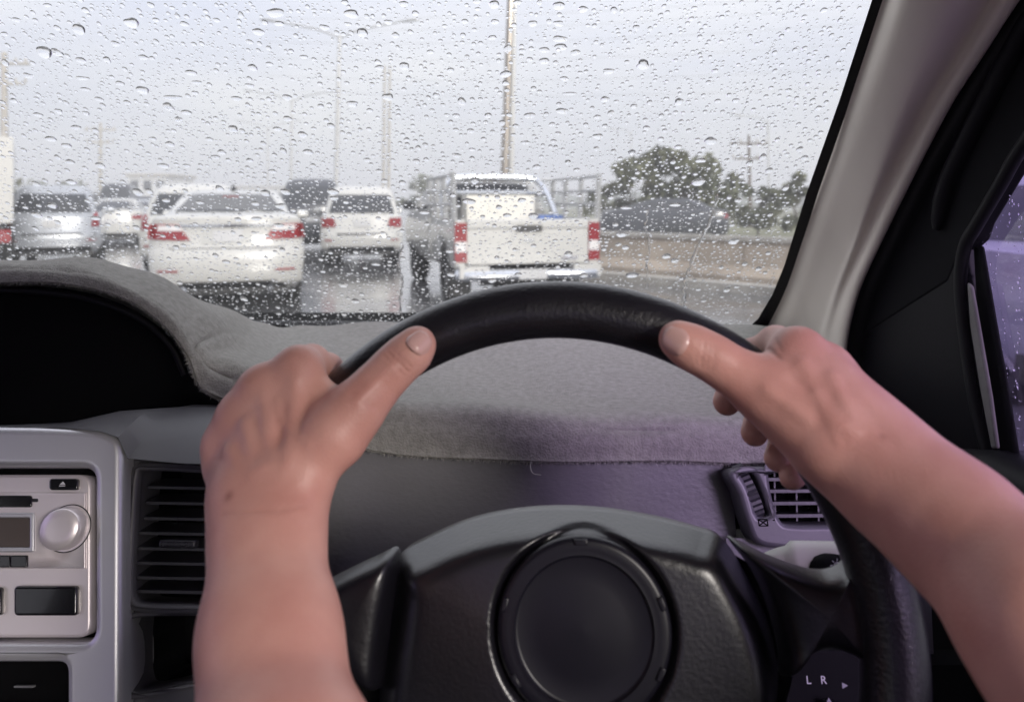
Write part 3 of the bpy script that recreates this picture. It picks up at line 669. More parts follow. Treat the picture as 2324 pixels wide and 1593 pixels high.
# ---------------- felt mat over the dashboard (lies on it: a thing of its own)
# near edge points: picture u, v, distance ; far x at the foot of the windscreen ; extra height carried backwards
NE = [(-640, 905, .68, -.84), (-560, 760, .68, -.80), (-480, 690, .68, -.76), (-330, 645, .68, -.70), (-160, 636, .68, -.63), (0, 634, .68, -.555), (90, 634, .68, -.52), (160, 640, .68, -.49), (225, 652, .68, -.465), (290, 677, .68, -.44), (345, 710, .68, -.415),
      (390, 750, .68, -.39), (420, 795, .68, -.37), (440, 840, .68, -.35), (462, 880, .678, -.33), (500, 905, .676, -.31), (560, 935, .672, -.28), (640, 965, .668, -.24), (740, 995, .663, -.19), (840, 1017, .660, -.13), (960, 1032, .657, -.08),
      (1100, 1040, .655, -.02), (1250, 1045, .655, .04), (1400, 1047, .655, .11), (1550, 1049, .655, .18), (1660, 1051, .655, .24), (1760, 1052, .655, .31), (1880, 1048, .657, .365), (1990, 1040, .66, .385)]
NEc = catmull(NE, 4)
mr_ = np.random.default_rng(5)
def mat_col(u, v, d, xf):
    p = P(u, v, d); hump = max(0, p.z-1.105); side = min(1, hump/.05)
    fr = .034*(1-side)      # height of the front roll
    a = P(u, v+ (2 if side < .5 else 6), d-.001); z0 = 1.106
    pts = [a, p+Vector((0, .001, .004)), Vector((p.x, p.y+.006, p.z+.008+fr*.45)) if side < 1 else Vector((p.x, p.y+.004, p.z+.0045)),
           Vector((p.x, p.y+.022, p.z+(.011 if side < 1 else .006)+fr*.70)), Vector((p.x+(xf-p.x)*.06, p.y+.09, max(1.103, p.z+(.009 if side < 1 else .005)))),
           Vector((p.x+(xf-p.x)*.35, .88, z0+hump*.78-.002)), Vector((p.x+(xf-p.x)*.7, 1.02, z0+hump*.36+.006)), Vector((xf, 1.10, z0+.010+hump*.05)), Vector((xf*1.01, 1.15, z0-.002))]
    return catmull([tuple(q) for q in pts], 6)
cols = [mat_col(*q) for q in NEc]
mv = []
for i, c in enumerate(cols):
    for j, p in enumerate(c):
        w_ = .0016*math.sin(i*.55+j*.3)+.002*math.sin(j*.22+i*.13+1)+.0018*math.sin(i*.21-j*.17)
        if 14 < i < 80: w_ += .003*math.exp(-((j-30-4*math.sin(i*.12))/2.5)**2)*math.sin(i*.09+1)
        mv.append((p[0], p[1], p[2]+w_*(1 if j > 12 else .3)))
nc = len(cols[0])
mato = mk('dash_mat', mv, grid_faces(len(cols), nc), M_mat, None, True, None)
tag(mato, 'light grey fluffy felt mat covering the whole dashboard top', 'dash mat')
mod = mato.modifiers.new('s', 'SOLIDIFY'); mod.thickness = .004; mod.offset = -1
# felt fibres
A = np.array(mv).reshape(len(cols), nc, 3)
nf = 110000; r = np.random.default_rng(11)
ii = r.uniform(10, len(cols)-1.001, nf); wj = r.uniform(0, 1, nf)
jj = np.where(wj < .35, r.uniform(0, 12, nf), r.uniform(0, nc-8, nf))
i0 = ii.astype(int); j0 = jj.astype(int); fi = (ii-i0)[:, None]; fj = (jj-j0)[:, None]
p = A[i0, j0]*(1-fi)*(1-fj)+A[i0+1, j0]*fi*(1-fj)+A[i0, j0+1]*(1-fi)*fj+A[i0+1, j0+1]*fi*fj
du = A[i0+1, j0]-A[i0, j0]; dw = A[i0, j0+1]-A[i0, j0]; nn = np.cross(du, dw); nn /= np.linalg.norm(nn, axis=1)[:, None]+1e-12
nn *= np.where(nn[:, 2:3] < 0, -1, 1)
front = (jj < 4)[:, None]
dr = nn*.9+r.normal(size=(nf, 3))*.75+front*np.array([0, -.9, -.35]); dr /= np.linalg.norm(dr, axis=1)[:, None]
ln = np.where(jj < 5, r.uniform(.002, .0052, nf), r.uniform(.0012, .0028, nf))[:, None]
sd_ = np.cross(dr, r.normal(size=(nf, 3))); sd_ /= np.linalg.norm(sd_, axis=1)[:, None]; wd = .0003
b2 = dr+r.normal(size=(nf, 3))*.6; b2 /= np.linalg.norm(b2, axis=1)[:, None]
mid = p+dr*ln*.55; tip = mid+b2*ln*.55
V = np.stack([p-sd_*wd, p+sd_*wd, mid+sd_*wd*.8, mid-sd_*wd*.8, tip], 1).reshape(-1, 3)
k = np.arange(nf)*5; Fq = np.stack([k, k+1, k+2, k+3], 1).tolist(); Ft = np.stack([k+3, k+2, k+4], 1).tolist()
me = bpy.data.meshes.new('felt_pile'); me.from_pydata(V.tolist(), [], Fq+Ft); me.materials.append(M_fib)
fo = link(bpy.data.objects.new('felt_pile', me), mato); fo['kind'] = 'stuff'
# the loose thread hanging under the mat
th = catmull([tuple(P(1206, 1042, .652)), tuple(P(1204, 1060, .648)), tuple(P(1210, 1074, .645)), tuple(P(1228, 1078, .644))], 6)
tag(MB().tube(th, .0005, 6).build('loose_thread', M_fib), 'single loose thread hanging under the felt mat above the wheel', 'thread')

# ---------------- dashboard body
dv_ = []
dr_rows = []
for q in [q for q in NEc[70:] if q[0] < 1668]:
    a = P(q[0], q[1]-8, q[2]+.004)
    dr_rows.append([a, a+Vector((0, -.003, -.010)), a+Vector((0, -.006, -.03)), a+Vector((0, -.022, -.09)), a+Vector((0, -.05, -.17)), a+Vector((0, -.06, -.32)), a+Vector((0, .02, -.60))])
for row in dr_rows: dv_ += row
dash = own(mk('dashboard', dv_, grid_faces(len(dr_rows), 7), M_dash, None))
PD = Plane((0, .648, 1.06), (0, -.955, .295))     # lower dash face
PV = Plane((0, .650, 1.06), (0, -.95, .31))      # right vent surround
def q_(pl, u0, v0, u1, v1, r=.004, off=0):
    a = pl.at(u0, v0, off); b = pl.at(u1, v1, off); return rr(a[0], a[1], b[0], b[1], r)
def poly(pl, pts, n=4, off=0): return [tuple(x) for x in catmull([pl.at(*p, off) for p in pts], n, True)]
# right vent housing: raised surround
PR = Plane((0, .640, 1.06), (0, -.955, .295))
lv = []
for u in (1650, 1720, 1800, 1900, 2000, 2100):
    a_, b_ = PR.at(u, 1222); p = PR.w(a_, b_, -.003); lv += [p, p+Vector((0, -.012, -.05)), p+Vector((0, -.02, -.14)), p+Vector((0, .04, -.5))]
own(mk('lower_dashboard', lv, grid_faces(6, 4), M_dash, None))
surround = poly(PR, [(1652, 1064), (1800, 1058), (2060, 1052), (2080, 1150), (2060, 1260), (1950, 1262), (1800, 1245), (1716, 1232), (1690, 1190), (1668, 1120)], 4)
vent_hole = poly(PR, [(1738, 1066), (1760, 1056), (1900, 1058), (1990, 1062), (2000, 1120), (1985, 1188), (1900, 1188), (1790, 1188), (1762, 1176), (1746, 1130)], 4)
slot_hole = poly(PR, [(1674, 1074), (1700, 1072), (1717, 1104), (1729, 1140), (1737, 1166), (1712, 1169), (1701, 1135), (1688, 1100)], 3)
ventR = own(panel('air_vent', surround, [vent_hole, slot_hole], PR, .010, .0035, M_dashs, None, back=.02)); ventR['label'] = 'air vent at the right end of the dashboard'
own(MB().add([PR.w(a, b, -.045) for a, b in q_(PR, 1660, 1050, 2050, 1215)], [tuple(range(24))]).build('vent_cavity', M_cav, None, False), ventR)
for k, (v, ul) in enumerate([(1084, 1738), (1110.5, 1741), (1138, 1747), (1166, 1756)]):
    a = PR.at(ul-3, v+3, 0); b = PR.at(2000, v+1, 0)
    fr = MB(); h = .0013
    fr.add([PR.w(x, y, z) for x, y in ((a[0], a[1]), (b[0], b[1])) for y, z in ((y-h, .006), (y+h, .006), (y+h*.8, -.02), (y-h*.8, -.02))],
           [(0, 1, 5, 4), (1, 2, 6, 5), (2, 3, 7, 6), (3, 0, 4, 7), (0, 3, 2, 1), (4, 5, 6, 7)])
    own(fr.build('slat', M_dashd, None, False), ventR)
for u in (1768, 1818, 1868, 1918):
    a = PR.at(u, 1060, 0); b = PR.at(u+3, 1186, 0)
    own(MB().add([PR.w(a[0]+s*.0007, a[1], z) for s in (-1, 1) for z in (-.012, -.03)]+[PR.w(b[0]+s*.0007, b[1], z) for s in (-1, 1) for z in (-.012, -.03)], [(0, 2, 6, 4), (0, 1, 3, 2), (4, 6, 7, 5), (0, 4, 5, 1), (2, 3, 7, 6)]).build('fin', M_dashd, None, False), ventR)
# thumbwheel: ribbed disc standing in its slot
twc = PR.at(1707, 1124, .006); mb = MB(); ctr = PR.w(twc[0], twc[1], -.020)
n = 40; ax = (PR.X+PR.Y*.35).normalized(); up_ = (PR.Y-PR.X*.35).normalized()
for j in range(5):
    pass
for w_, r0 in ((-.0052, .0285), (-.0046, .0300), (.0046, .0300), (.0052, .0285)):
    for k in range(n*2):
        a = math.pi*k/n; rq = r0*(1 if k % 2 else .975); mb.v.append(tuple(ctr+ax*w_+up_*(rq*math.cos(a))+PR.n*(rq*math.sin(a))))
mb.f = grid_faces(4, n*2, True)+[tuple(range(n*2)), tuple(3*n*2+k for k in range(n*2))]
own(mb.build('thumbwheel', M_dashd, None, False), ventR)
# marker: small box with a cross
for pts in ([(1721, 1178), (1741, 1178)], [(1741, 1178), (1743, 1193)], [(1743, 1193), (1723, 1193)], [(1723, 1193), (1721, 1178)], [(1722, 1179), (1742, 1192)], [(1741, 1179), (1723, 1192)]):
    a, b = [PR.w(*PR.at(u, v, .0100), .0102) for u, v in pts]
    own(MB().tube([a, b], .00045, 6).build('marker_line', M_cav, None), ventR)

# ---------------- centre console: silver bezel, radio
PC = Plane(P(140, 1200, .585), (.06, -.93, .36))
C1 = lambda u, v, o=.012: PC.at(u, v, o)
def rrp(u0, v0, u1, v1, r, off, pl=None):
    """rounded rectangle whose four corners are given in the picture"""
    pl = pl or PC; c = [Vector((*pl.at(*q, off), 0)) for q in ((u0, v1), (u1, v1), (u1, v0), (u0, v0))]; pts = []
    for i in range(4):
        a, b, d = c[i-1], c[i], c[(i+1) % 4]; p1 = b+(a-b).normalized()*r; p2 = b+(d-b).normalized()*r
        for k in range(6):
            t = k/5; q = p1*(1-t)**2+b*2*t*(1-t)+p2*t*t; pts.append((q.x, q.y))
    return pts
bez_out = [C1(u, v) for u, v in [(-700, 967), (0, 967), (90, 968), (185, 972)]]+[tuple(x) for x in catmull([C1(u, v) for u, v in [(185, 972), (225, 977), (255, 986), (271, 1002), (276, 1030)]], 4)][1:]+[C1(u, v) for u, v in [(275, 1200), (275, 1450), (274, 1700), (-700, 1700)]]
cav = rrp(-660, 1061, 213, 1459, .010, .012)
low = rrp(-660, 1503, 149, 1640, .007, .012)
console = own(panel('console_bezel', bez_out, [cav, low], PC, .012, .005, M_silverp, None, back=.05))
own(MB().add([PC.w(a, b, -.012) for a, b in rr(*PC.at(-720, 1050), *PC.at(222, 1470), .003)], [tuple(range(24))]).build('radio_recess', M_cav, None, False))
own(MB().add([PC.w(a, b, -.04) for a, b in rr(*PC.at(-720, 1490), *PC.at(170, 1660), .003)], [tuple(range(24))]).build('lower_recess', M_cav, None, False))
own(panel('lower_slot_line', rrp(31, 1556, 75, 1560, .0002, -.030), [], PC, -.030, .0003, M_dimprint, None, back=.034))
radio = own(panel('car_radio', rrp(-650, 1077, 206, 1447, .010, .006), [], PC, .006, .002, M_radio, None, back=.012))
def rp(name, u0, v0, u1, v1, mt, t0, t1, r=.0015, bev=.0008, holes=(), par=None):
    return own(panel(name, rrp(u0, v0, u1, v1, r, t1), list(holes), PC, t1, bev, mt, None, back=-t0), par or radio)
disp_hole = rrp(-600, 1172, 70, 1246, .001, .008)
rp('face_plate', -640, 1117, 193, 1290, M_radio, .006, .0082, .0008, .0006, [disp_hole])
rp('button', 111, 1086, 176, 1112, M_gbtn, .006, .0100, .0026, .001)
rp('disc_slot', -300, 1124, 71, 1151, M_gbtn, .0082, .0098, .002, .0008)
rp('slot_light', 72, 1131, 86, 1139, M_dashd, .0082, .0086, .0008, .0002)
rp('display_frame', -300, 1163, 77, 1253, M_silverp, .0081, .0102, .002, .001, [rrp(-290, 1175, 67, 1242, .001, .010)])
rp('display', -290, 1174, 67, 1244, M_lcd, .005, .0068, .001, .0003)
for k in range(4): rp('button', -90+k*38, 1260, -53+k*38, 1287, M_gbtn, .0082, .0103, .001, .0006)
rp('button', -120, 1333, 2, 1397, M_gbtn, .006, .0105, .003, .0012)
rp('button', 31, 1330, 174, 1397, M_gbtn, .006, .0110, .003, .0014)
# eject symbol
e0 = PC.at(142, 1099, .010)
def ps(pts, par, mt=M_print, t=.01015): 
    vs = [PC.w(a, b, t) for a, b in pts]; return own(mk('eject_symbol', vs, [tuple(range(len(vs)))], mt, None, False), par)
s_ = .0019
ps([(e0[0]-s_*1.2, e0[1]-s_*.1), (e0[0]+s_*1.2, e0[1]-s_*.1), (e0[0], e0[1]+s_*1.2)], radio); ps([(e0[0]-s_*1.2, e0[1]-s_*.75), (e0[0]+s_*1.2, e0[1]-s_*.75), (e0[0]+s_*1.2, e0[1]-s_*.4), (e0[0]-s_*1.2, e0[1]-s_*.4)], radio)
# volume knob
kc = PC.at(137, 1200, .020); kr = .0150; prof = [(kr*1.1, .0080), (kr*1.1, .0088), (kr*1.0, .009), (kr*1.0, .019), (kr*.97, .0212), (kr*.9, .0225), (kr*.5, .0232), (.0001, .0234)]; n = 48
kv = [PC.w(kc[0]+r_*math.cos(2*math.pi*k/n), kc[1]+r_*math.sin(2*math.pi*k/n), z) for r_, z in prof for k in range(n)]
own(fixn(mk('volume_knob', kv, grid_faces(len(prof), n, True), M_radio, None, True, 50)), radio)
kv = [PC.w(kc[0]+r_*math.cos(2*math.pi*k/n), kc[1]+r_*math.sin(2*math.pi*k/n), .0084) for r_ in (kr*1.15, .0001) for k in range(n)]
own(fixn(mk('knob_shade', kv, grid_faces(2, n, True), M_cav, None, False)), radio)  # flat black disc: the shade around the knob put into colour
# shelf in front of the cluster (top lip of the console, sloping up and away)
sv = []
for (u0, v0, d0), (u1, v1, d1) in zip([(-700, 968, .602), (0, 968, .602), (150, 971, .602), (230, 979, .600), (268, 992, .598), (290, 1040, .600), (420, 1052, .602), (560, 1054, .604), (700, 1056, .606)],
                                      [(-700, 972, .70), (0, 967, .70), (150, 958, .70), (300, 944, .69), (400, 930, .685), (440, 918, .682), (500, 918, .68), (580, 950, .675), (700, 992, .665)]):
    a, b = P(u0, v0, d0), P(u1, v1, d1)
    for t in np.linspace(0, 1, 8): 
        q = a.lerp(b, t); sv.append(q+Vector((0, 0, .010*math.sin(math.pi*t)*(1 if u0 > 200 else .1))))
own(mk('console_shelf', sv, grid_faces(9, 8), M_trim2, None))
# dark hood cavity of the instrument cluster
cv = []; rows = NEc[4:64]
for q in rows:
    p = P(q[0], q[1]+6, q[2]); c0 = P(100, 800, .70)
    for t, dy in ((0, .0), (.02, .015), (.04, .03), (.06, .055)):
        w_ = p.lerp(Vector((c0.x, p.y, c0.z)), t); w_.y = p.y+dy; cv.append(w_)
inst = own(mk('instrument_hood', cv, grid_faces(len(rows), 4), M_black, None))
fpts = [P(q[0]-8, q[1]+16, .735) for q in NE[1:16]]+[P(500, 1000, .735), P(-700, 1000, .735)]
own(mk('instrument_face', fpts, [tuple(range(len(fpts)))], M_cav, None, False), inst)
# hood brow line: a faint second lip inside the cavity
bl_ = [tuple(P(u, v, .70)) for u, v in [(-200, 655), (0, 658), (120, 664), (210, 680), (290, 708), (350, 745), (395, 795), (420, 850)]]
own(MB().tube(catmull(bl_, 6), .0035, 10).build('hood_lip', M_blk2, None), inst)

# ---------------- centre vent column, right of the radio
PW = Plane(P(390, 1200, .600), (-.05, -.935, .35))
col_out = [PW.at(u, v) for u, v in [(281, 1046), (290, 1040), (420, 1042), (700, 1046), (700, 1720), (281, 1720)]]
vh = poly(PW, [(326, 1078), (345, 1068), (480, 1074), (640, 1080), (655, 1100), (655, 1350), (640, 1372), (480, 1369), (345, 1366), (317, 1352), (314, 1290), (320, 1150)], 3)
ph = poly(PW, [(306, 1418), (320, 1398), (480, 1393), (650, 1393), (660, 1480), (610, 1510), (440, 1542), (330, 1566), (306, 1552), (302, 1490)], 3)
ventL = own(panel('air_vent', col_out, [vh, ph], PW, .004, .002, M_dashs, None, back=.03)); ventL['label'] = 'tall slatted air vent beside the radio with open pocket below'
def ring(name, hole, w_, t, mt, par):
    outer = inset(hole, -w_); return own(panel(name, outer, [hole], PW, t, .003, mt, None, back=0), par)
ring('vent_frame', vh, .0065, .0095, M_trim2, ventL); ring('pocket_frame', ph, .004, .0075, M_trim2, ventL)
pk = inset(vh, -.002); n = len(pk)
own(fixn(MB().add([PW.w(a, b, z) for z in (-.02, -.07) for a, b in pk], [(i, (i+1) % n, n+(i+1) % n, n+i) for i in range(n)]+[tuple(n+i for i in range(n))]).build('vent_cavity', M_cav, None, False)), ventL)
pk = inset(ph, -.002); n = len(pk)
own(fixn(MB().add([PW.w(a, b, z) for z in (-.02, -.09) for a, b in pk], [(i, (i+1) % n, n+(i+1) % n, n+i) for i in range(n)]+[tuple(n+i for i in range(n))]).build('pocket_lining', M_black, None, False)), ventL)
for v, ul in ((1077, 338), (1105.6, 343), (1140.5, 339), (1175.6, 335), (1209, 320), (1243.6, 318), (1276.5, 318), (1309.5, 315), (1340.4, 315)):
    a = PW.at(ul-4, v); b = PW.at(650, v+6)
    if v == 1077: continue
    h = .0010; mb = MB()
    mb.add([PW.w(x, y+dy, z) for x, y in (a, b) for dy, z in ((-h, .003), (h, .003), (h+.006, -.022), (-h+.006, -.022))], [(0, 1, 5, 4), (1, 2, 6, 5), (2, 3, 7, 6), (3, 0, 4, 7), (0, 3, 2, 1), (4, 5, 6, 7)])
    own(mb.build('slat', M_dashd, None, False), ventL)
own(panel('vent_tab', rr(*PW.at(373, 1222), *PW.at(452, 1243), .002), [], PW, .009, .0015, M_dashd, None, back=-.002), ventL)
for i in range(2):
    for j in range(11):
        a = PW.at(379+j*6.6, 1228+i*8); own(MB().add([PW.w(a[0]+dx, a[1]+dy, z) for dx, dy, z in ((-.0007, -.0007, .009), (.0007, -.0007, .009), (.0007, .0007, .009), (-.0007, .0007, .009), (0, 0, .0099))], [(0, 1, 4), (1, 2, 4), (2, 3, 4), (3, 0, 4)]).build('grip_stud', M_dashd, None, False), ventL)

# ---------------- steering wheel
WC = Vector((.0243, .3965, 1.0711)); TI, YA, WR, WT = rad(13.1), rad(4.85), .171, .0165
wX = Vector((math.cos(YA), -math.sin(YA), 0)); wN0 = Vector((-math.sin(YA), -math.cos(YA), 0))
wU = Vector((0, 0, 1))*math.cos(TI)-wN0*math.sin(TI); wN = wN0*math.cos(TI)+Vector((0, 0, 1))*math.sin(TI)
PWH = Plane(WC, wN, wU)
def rim_pt(a, dr=0, dn=0): return WC+(wX*math.cos(a)+wU*math.sin(a))*(WR+dr)+wN*dn
n1, n2 = 160, 28; vs = []
for i in range(n1):
    a = 2*math.pi*i/n1
    for k in range(n2):
        b = 2*math.pi*k/n2; rr_ = WT*(1+.02*math.cos(3*b)); vs.append(rim_pt(a, rr_*math.cos(b), rr_*.95*math.sin(b)))
fs = [(i*n2+k, i*n2+(k+1) % n2, ((i+1) % n1)*n2+(k+1) % n2, ((i+1) % n1)*n2+k) for i in range(n1) for k in range(n2)]
sw = own(fixn(mk('steering_wheel', vs, fs, M_leath, None, True, None)))
sw['label'] = 'black leather grained steering wheel rim held by both hands'
def star(name, pix, cpix, off, hfun, mat, par, rings=26, nper=5, back=.02, closed_curve=True, edge=.10):
    """domed moulding: star shaped outline filled from a centre; hfun(a,b,f) gives its height"""
    o = [PWH.at(*p, off) for p in pix]; o = [tuple(x) for x in catmull(o, nper, True)] if closed_curve else o
    c = PWH.at(*cpix, off); n = len(o); vs = []; 
    fr = [0.0001]+[((i+1)/rings) for i in range(rings)]
    fr = [1-(1-f)**1.35 if f > .0 else f for f in fr]
    for f in fr:
        for a, b in o:
            x, y = c[0]+(a-c[0])*f, c[1]+(b-c[1])*f; vs.append(PWH.w(x, y, off+hfun(x, y, f)))
    for a, b in o: vs.append(PWH.w(a, b, off-back))
    fs = grid_faces(len(fr)+1, n, True); fs.append(tuple(range(n)))
    return own(fixn(mk(name, vs, fs, mat, None, True, None)), par)
HC = PWH.at(1325, 1428, 0); HR = PWH.at(1535, 1428, 0)[0]-HC[0]
def padh(x, y, f):
    s = (1-f)*.068; d = math.hypot(x-HC[0], y-HC[1])
    h = .030-(.0092+.024*(1-s/.0068) if s < .0068 else (.0092*((.021-s)/.0142)**5 if s < .021 else 0))
    g = abs(d-HR)/.0032
    h -= .0075*min(1, max(0, (HR-d)/.0034+.5))
    return h+.003*(1-f*f)
pad_out = [(904, 1262), (960, 1229), (1050, 1190), (1150, 1167), (1262, 1158), (1380, 1164), (1500, 1184), (1590, 1207), (1645, 1228), (1690, 1295), (1735, 1385), (1762, 1480), (1768, 1580), (1740, 1720), (1640, 1840), (1400, 1900), (1150, 1900), (960, 1830), (880, 1720), (858, 1600), (868, 1500), (884, 1400), (897, 1310)]
star('horn_pad', pad_out, (1325, 1470), -.030, padh, M_pad, sw, 96, 10)
def hub(x, y, f):
    d = f; return -.002+.0025*math.sin(min(1, d*1.0)*math.pi)*.3
hv = []; fr_prof = [(1.0, -.0035), (.985, .0005), (.93, .0015), (.86, .0010), (.80, .0012), (.785, -.0006), (.76, -.0010), (.5, .0002), (.0005, .0010)]; n = 96
for f, z in fr_prof:
    ox = (-.0 if f > .82 else .004*(1-f/.82)) ; 
    for k in range(n):
        a = 2*math.pi*k/n; hv.append(PWH.w(HC[0]+ox*.0+HR*.955*f*math.cos(a), HC[1]+HR*.955*f*math.sin(a), .0015+z))
hubo = own(fixn(mk('hub_cap', hv, grid_faces(len(fr_prof), n, True), M_padin, None, True, 60)), sw)
for a in (92, 165, 335, 20, 215):
    ca, sa = math.cos(rad(a)), math.sin(rad(a)); r0, r1 = HR*.87, HR*.93; t_ = .0035
    pts = [(HC[0]+r_*ca-s*t_*sa, HC[1]+r_*sa+s*t_*ca) for r_, s in ((r0, -1), (r0, 1), (r1, 1), (r1, -1))]
    own(panel('clip', pts, [], PWH, .0042, .0006, M_padin, None, back=0), sw)
def sph(x, y, f): return .004*(1-f**2)-.018*f**9
star('spoke', [(1668, 1232), (1700, 1246), (1760, 1276), (1830, 1302), (1880, 1312), (1918, 1306), (1945, 1282), (1960, 1240), (1975, 1225), (2020, 1300), (2050, 1400), (2055, 1500), (2030, 1560), (1960, 1510), (1890, 1490), (1830, 1510), (1792, 1560), (1786, 1500), (1762, 1400), (1722, 1310), (1676, 1250)], (1880, 1400), .0, sph, M_pad, sw, 30, 6)
star('spoke', [(884, 1258), (840, 1276), (780, 1304), (700, 1345), (650, 1372), (612, 1392), (600, 1460), (620, 1560), (700, 1560), (790, 1570), (845, 1590), (860, 1500), (874, 1400), (890, 1300)], (790, 1430), -.002, sph, M_pad, sw, 30, 6)
star('lower_spoke', [(1130, 1900), (1420, 1900), (1440, 2050), (1450, 2170), (1300, 2200), (1120, 2170), (1120, 2050)], (1280, 2040), -.01, sph, M_pad, sw, 10, 3)
gapv = [PWH.w(*PWH.at(u, v, -.03), -.034) for u, v in [(780, 1330), (880, 1275), (1262, 1190), (1640, 1245), (1720, 1290), (1800, 1340), (1820, 1450), (1800, 1560), (1700, 1900), (1400, 2050), (1100, 2050), (900, 1850), (800, 1560), (760, 1400)]]
own(mk('gap_shade_sheet', gapv, [tuple(range(len(gapv)))], M_cav, None, False), sw)  # flat black sheet added behind the pad; its black stands for gap shade
col = MB(); c1 = WC-wN*.03-wU*.03; col.tube([c1, WC-wN*.26-wU*.05], [.045, .05], 24); own(col.build('steering_column', M_black, None))
# light switch stalk
pth = [P(1740, 1285, .49), P(1790, 1268, .485), P(1850, 1267, .48), P(1930, 1270, .47), P(2000, 1275, .465)]
st_ = own(MB().tube(catmull([tuple(p) for p in pth], 5), [.008]*6+[.0105]*15, 20).build('light_stalk', M_stalk, None))
own(MB().tube([P(1817, 1267.5, .4825), P(1820, 1267.5, .482)], .00995, 20).build('stalk_seam', M_cav, None), st_)
own(MB().tube(catmull([tuple(P(1838, 1290, .478)), tuple(P(1862, 1284, .473)), tuple(P(1900, 1284, .469)), tuple(P(1960, 1288, .464))], 4), [.0022, .0048, .0064, .0072, .0080, .0086, .009, .0092, .0094, .0095, .0095, .0095, .0095], 20).build('stalk_end', M_black, None), st_)
lc = P(1900, 1283, .4585)
for k in range(8):
    a = 2*math.pi*k/8; d_ = Vector((math.cos(a), 0, math.sin(a)))
    if math.sin(a) > -.8: own(MB().tube([lc+d_*.0028, lc+d_*.0042], .00025, 5).build('lamp_symbol', M_dimprint, None), st_)
rg = [tuple(lc+Vector((math.cos(2*math.pi*k/16), 0, math.sin(2*math.pi*k/16)))*.0019) for k in range(17)]
own(MB().tube(rg, .00025, 5).build('lamp_symbol', M_dimprint, None), st_)
# mirror control panel low on the right
PM = Plane(P(1870, 1560, .50), (0, -.96, .28))
mc = own(panel('mirror_switch_panel', rr(*PM.at(1760, 1470), *PM.at(2100, 1720), .006), [], PM, .004, .0015, M_black, None, back=.01))
def text(body, u, v, size, pl, off, par, mt):
    c = bpy.data.curves.new('letter', 'FONT'); c.body = body; c.size = size; c.extrude = .0001; c.align_x = 'CENTER'; c.align_y = 'CENTER'
    o = bpy.data.objects.new('letter', c); dg = bpy.context.evaluated_depsgraph_get(); me = bpy.data.meshes.new_from_object(o.evaluated_get(dg)) if False else o.to_mesh().copy()
    a = pl.at(u, v, off); M = Matrix(((pl.X.x, pl.Y.x, pl.n.x, 0), (pl.X.y, pl.Y.y, pl.n.y, 0), (pl.X.z, pl.Y.z, pl.n.z, 0), (0, 0, 0, 1))); M.translation = pl.w(a[0], a[1], off)
    me.transform(M); me.materials.clear(); me.materials.append(mt); o2 = link(bpy.data.objects.new('letter', me)); own(o2, par); return o2
text('L', 1835, 1543, .0068, PM, .0043, mc, M_print); text('R', 1869, 1543, .0068, PM, .0043, mc, M_print)
a = PM.at(1912, 1550); own(mk('arrow', [PM.w(a[0]-.002, a[1]+.0018, .0043), PM.w(a[0]-.002, a[1]-.0018, .0043), PM.w(a[0]+.002, a[1], .0043)], [(0, 1, 2)], M_dimprint, None, False), mc)
own(panel('mirror_knob', rr(*PM.at(1840, 1578), *PM.at(1914, 1660), .010), [], PM, .012, .002, M_blk2, None, back=0), mc)
a = PM.at(1881, 1588, .012); own(mk('arrow', [PM.w(a[0]-.0016, a[1]-.001, .0123), PM.w(a[0]+.0016, a[1]-.001, .0123), PM.w(a[0], a[1]+.0016, .0123)], [(0, 1, 2)], M_dimprint, None, False), mc)
# knee panel under the dash
own(MB().box(-.25, .44, .60, .62, .35, .93).build('knee_panel', M_black, None, False))

# ---------------- windscreen pillar trim
St = [  # v, left edge u, crest u, crease u, right edge u, distances
 (-90, 2036, 2110, 2290, 2392), (0, 2004, 2085, 2225, 2318), (115, 1966, 2050, 2158, 2243), (230, 1928, 2012, 2092, 2168), (345, 1891, 1975, 2035, 2106), (460, 1850, 1935, 1982, 2048), (560, 1816, 1905, 1942, 1999), (650, 1785, 1872, 1905, 1958),
 (720, 1752, 1850, 1882, 1937), (780, 1715, 1830, 1868, 1926), (840, 1680, 1815, 1860, 1922), (900, 1650, 1805, 1856, 1921), (980, 1630, 1800, 1852, 1922), (1060, 1620, 1800, 1850, 1925)]
pv = []
for v, a, b, c, d in St:
    ya = ws_y(min(v, 790))-.004
    yd = min(.41*F/(d-1162), .93)
    pa = P(a, v, ya); pd = P(d, v, yd)
    def mid(u, t, push): y = ya+(yd-ya)*t-push; return P(u, v, y)
    row = [pa+WS_N*.004, pa+Vector((.002, -.004, 0)), mid(a+(b-a)*.35, .18, .014), mid(a+(b-a)*.75, .34, .022), mid(b+(c-b)*.5, .55, .028), mid(c-(c-b)*.1, .74, .014), mid(c+(d-c)*.25, .90, -.006), mid(c+(d-c)*.6, .97, .004), mid(d-3, 1.0, .004), pd+Vector((.006, .02, 0))]
    pv += catmull([tuple(p) for p in row], 4)
npc = len(pv)//len(St)
PVc = np.array([tuple(p) for p in pv]).reshape(len(St), npc, 3)
sm = np.array([catmull([tuple(PVc[i, j]) for i in range(len(St))], 4) for j in range(npc)]).transpose(1, 0, 2)
own(mk('windscreen_pillar', sm.reshape(-1, 3).tolist(), grid_faces(sm.shape[0], npc), M_beige, None, True, None))

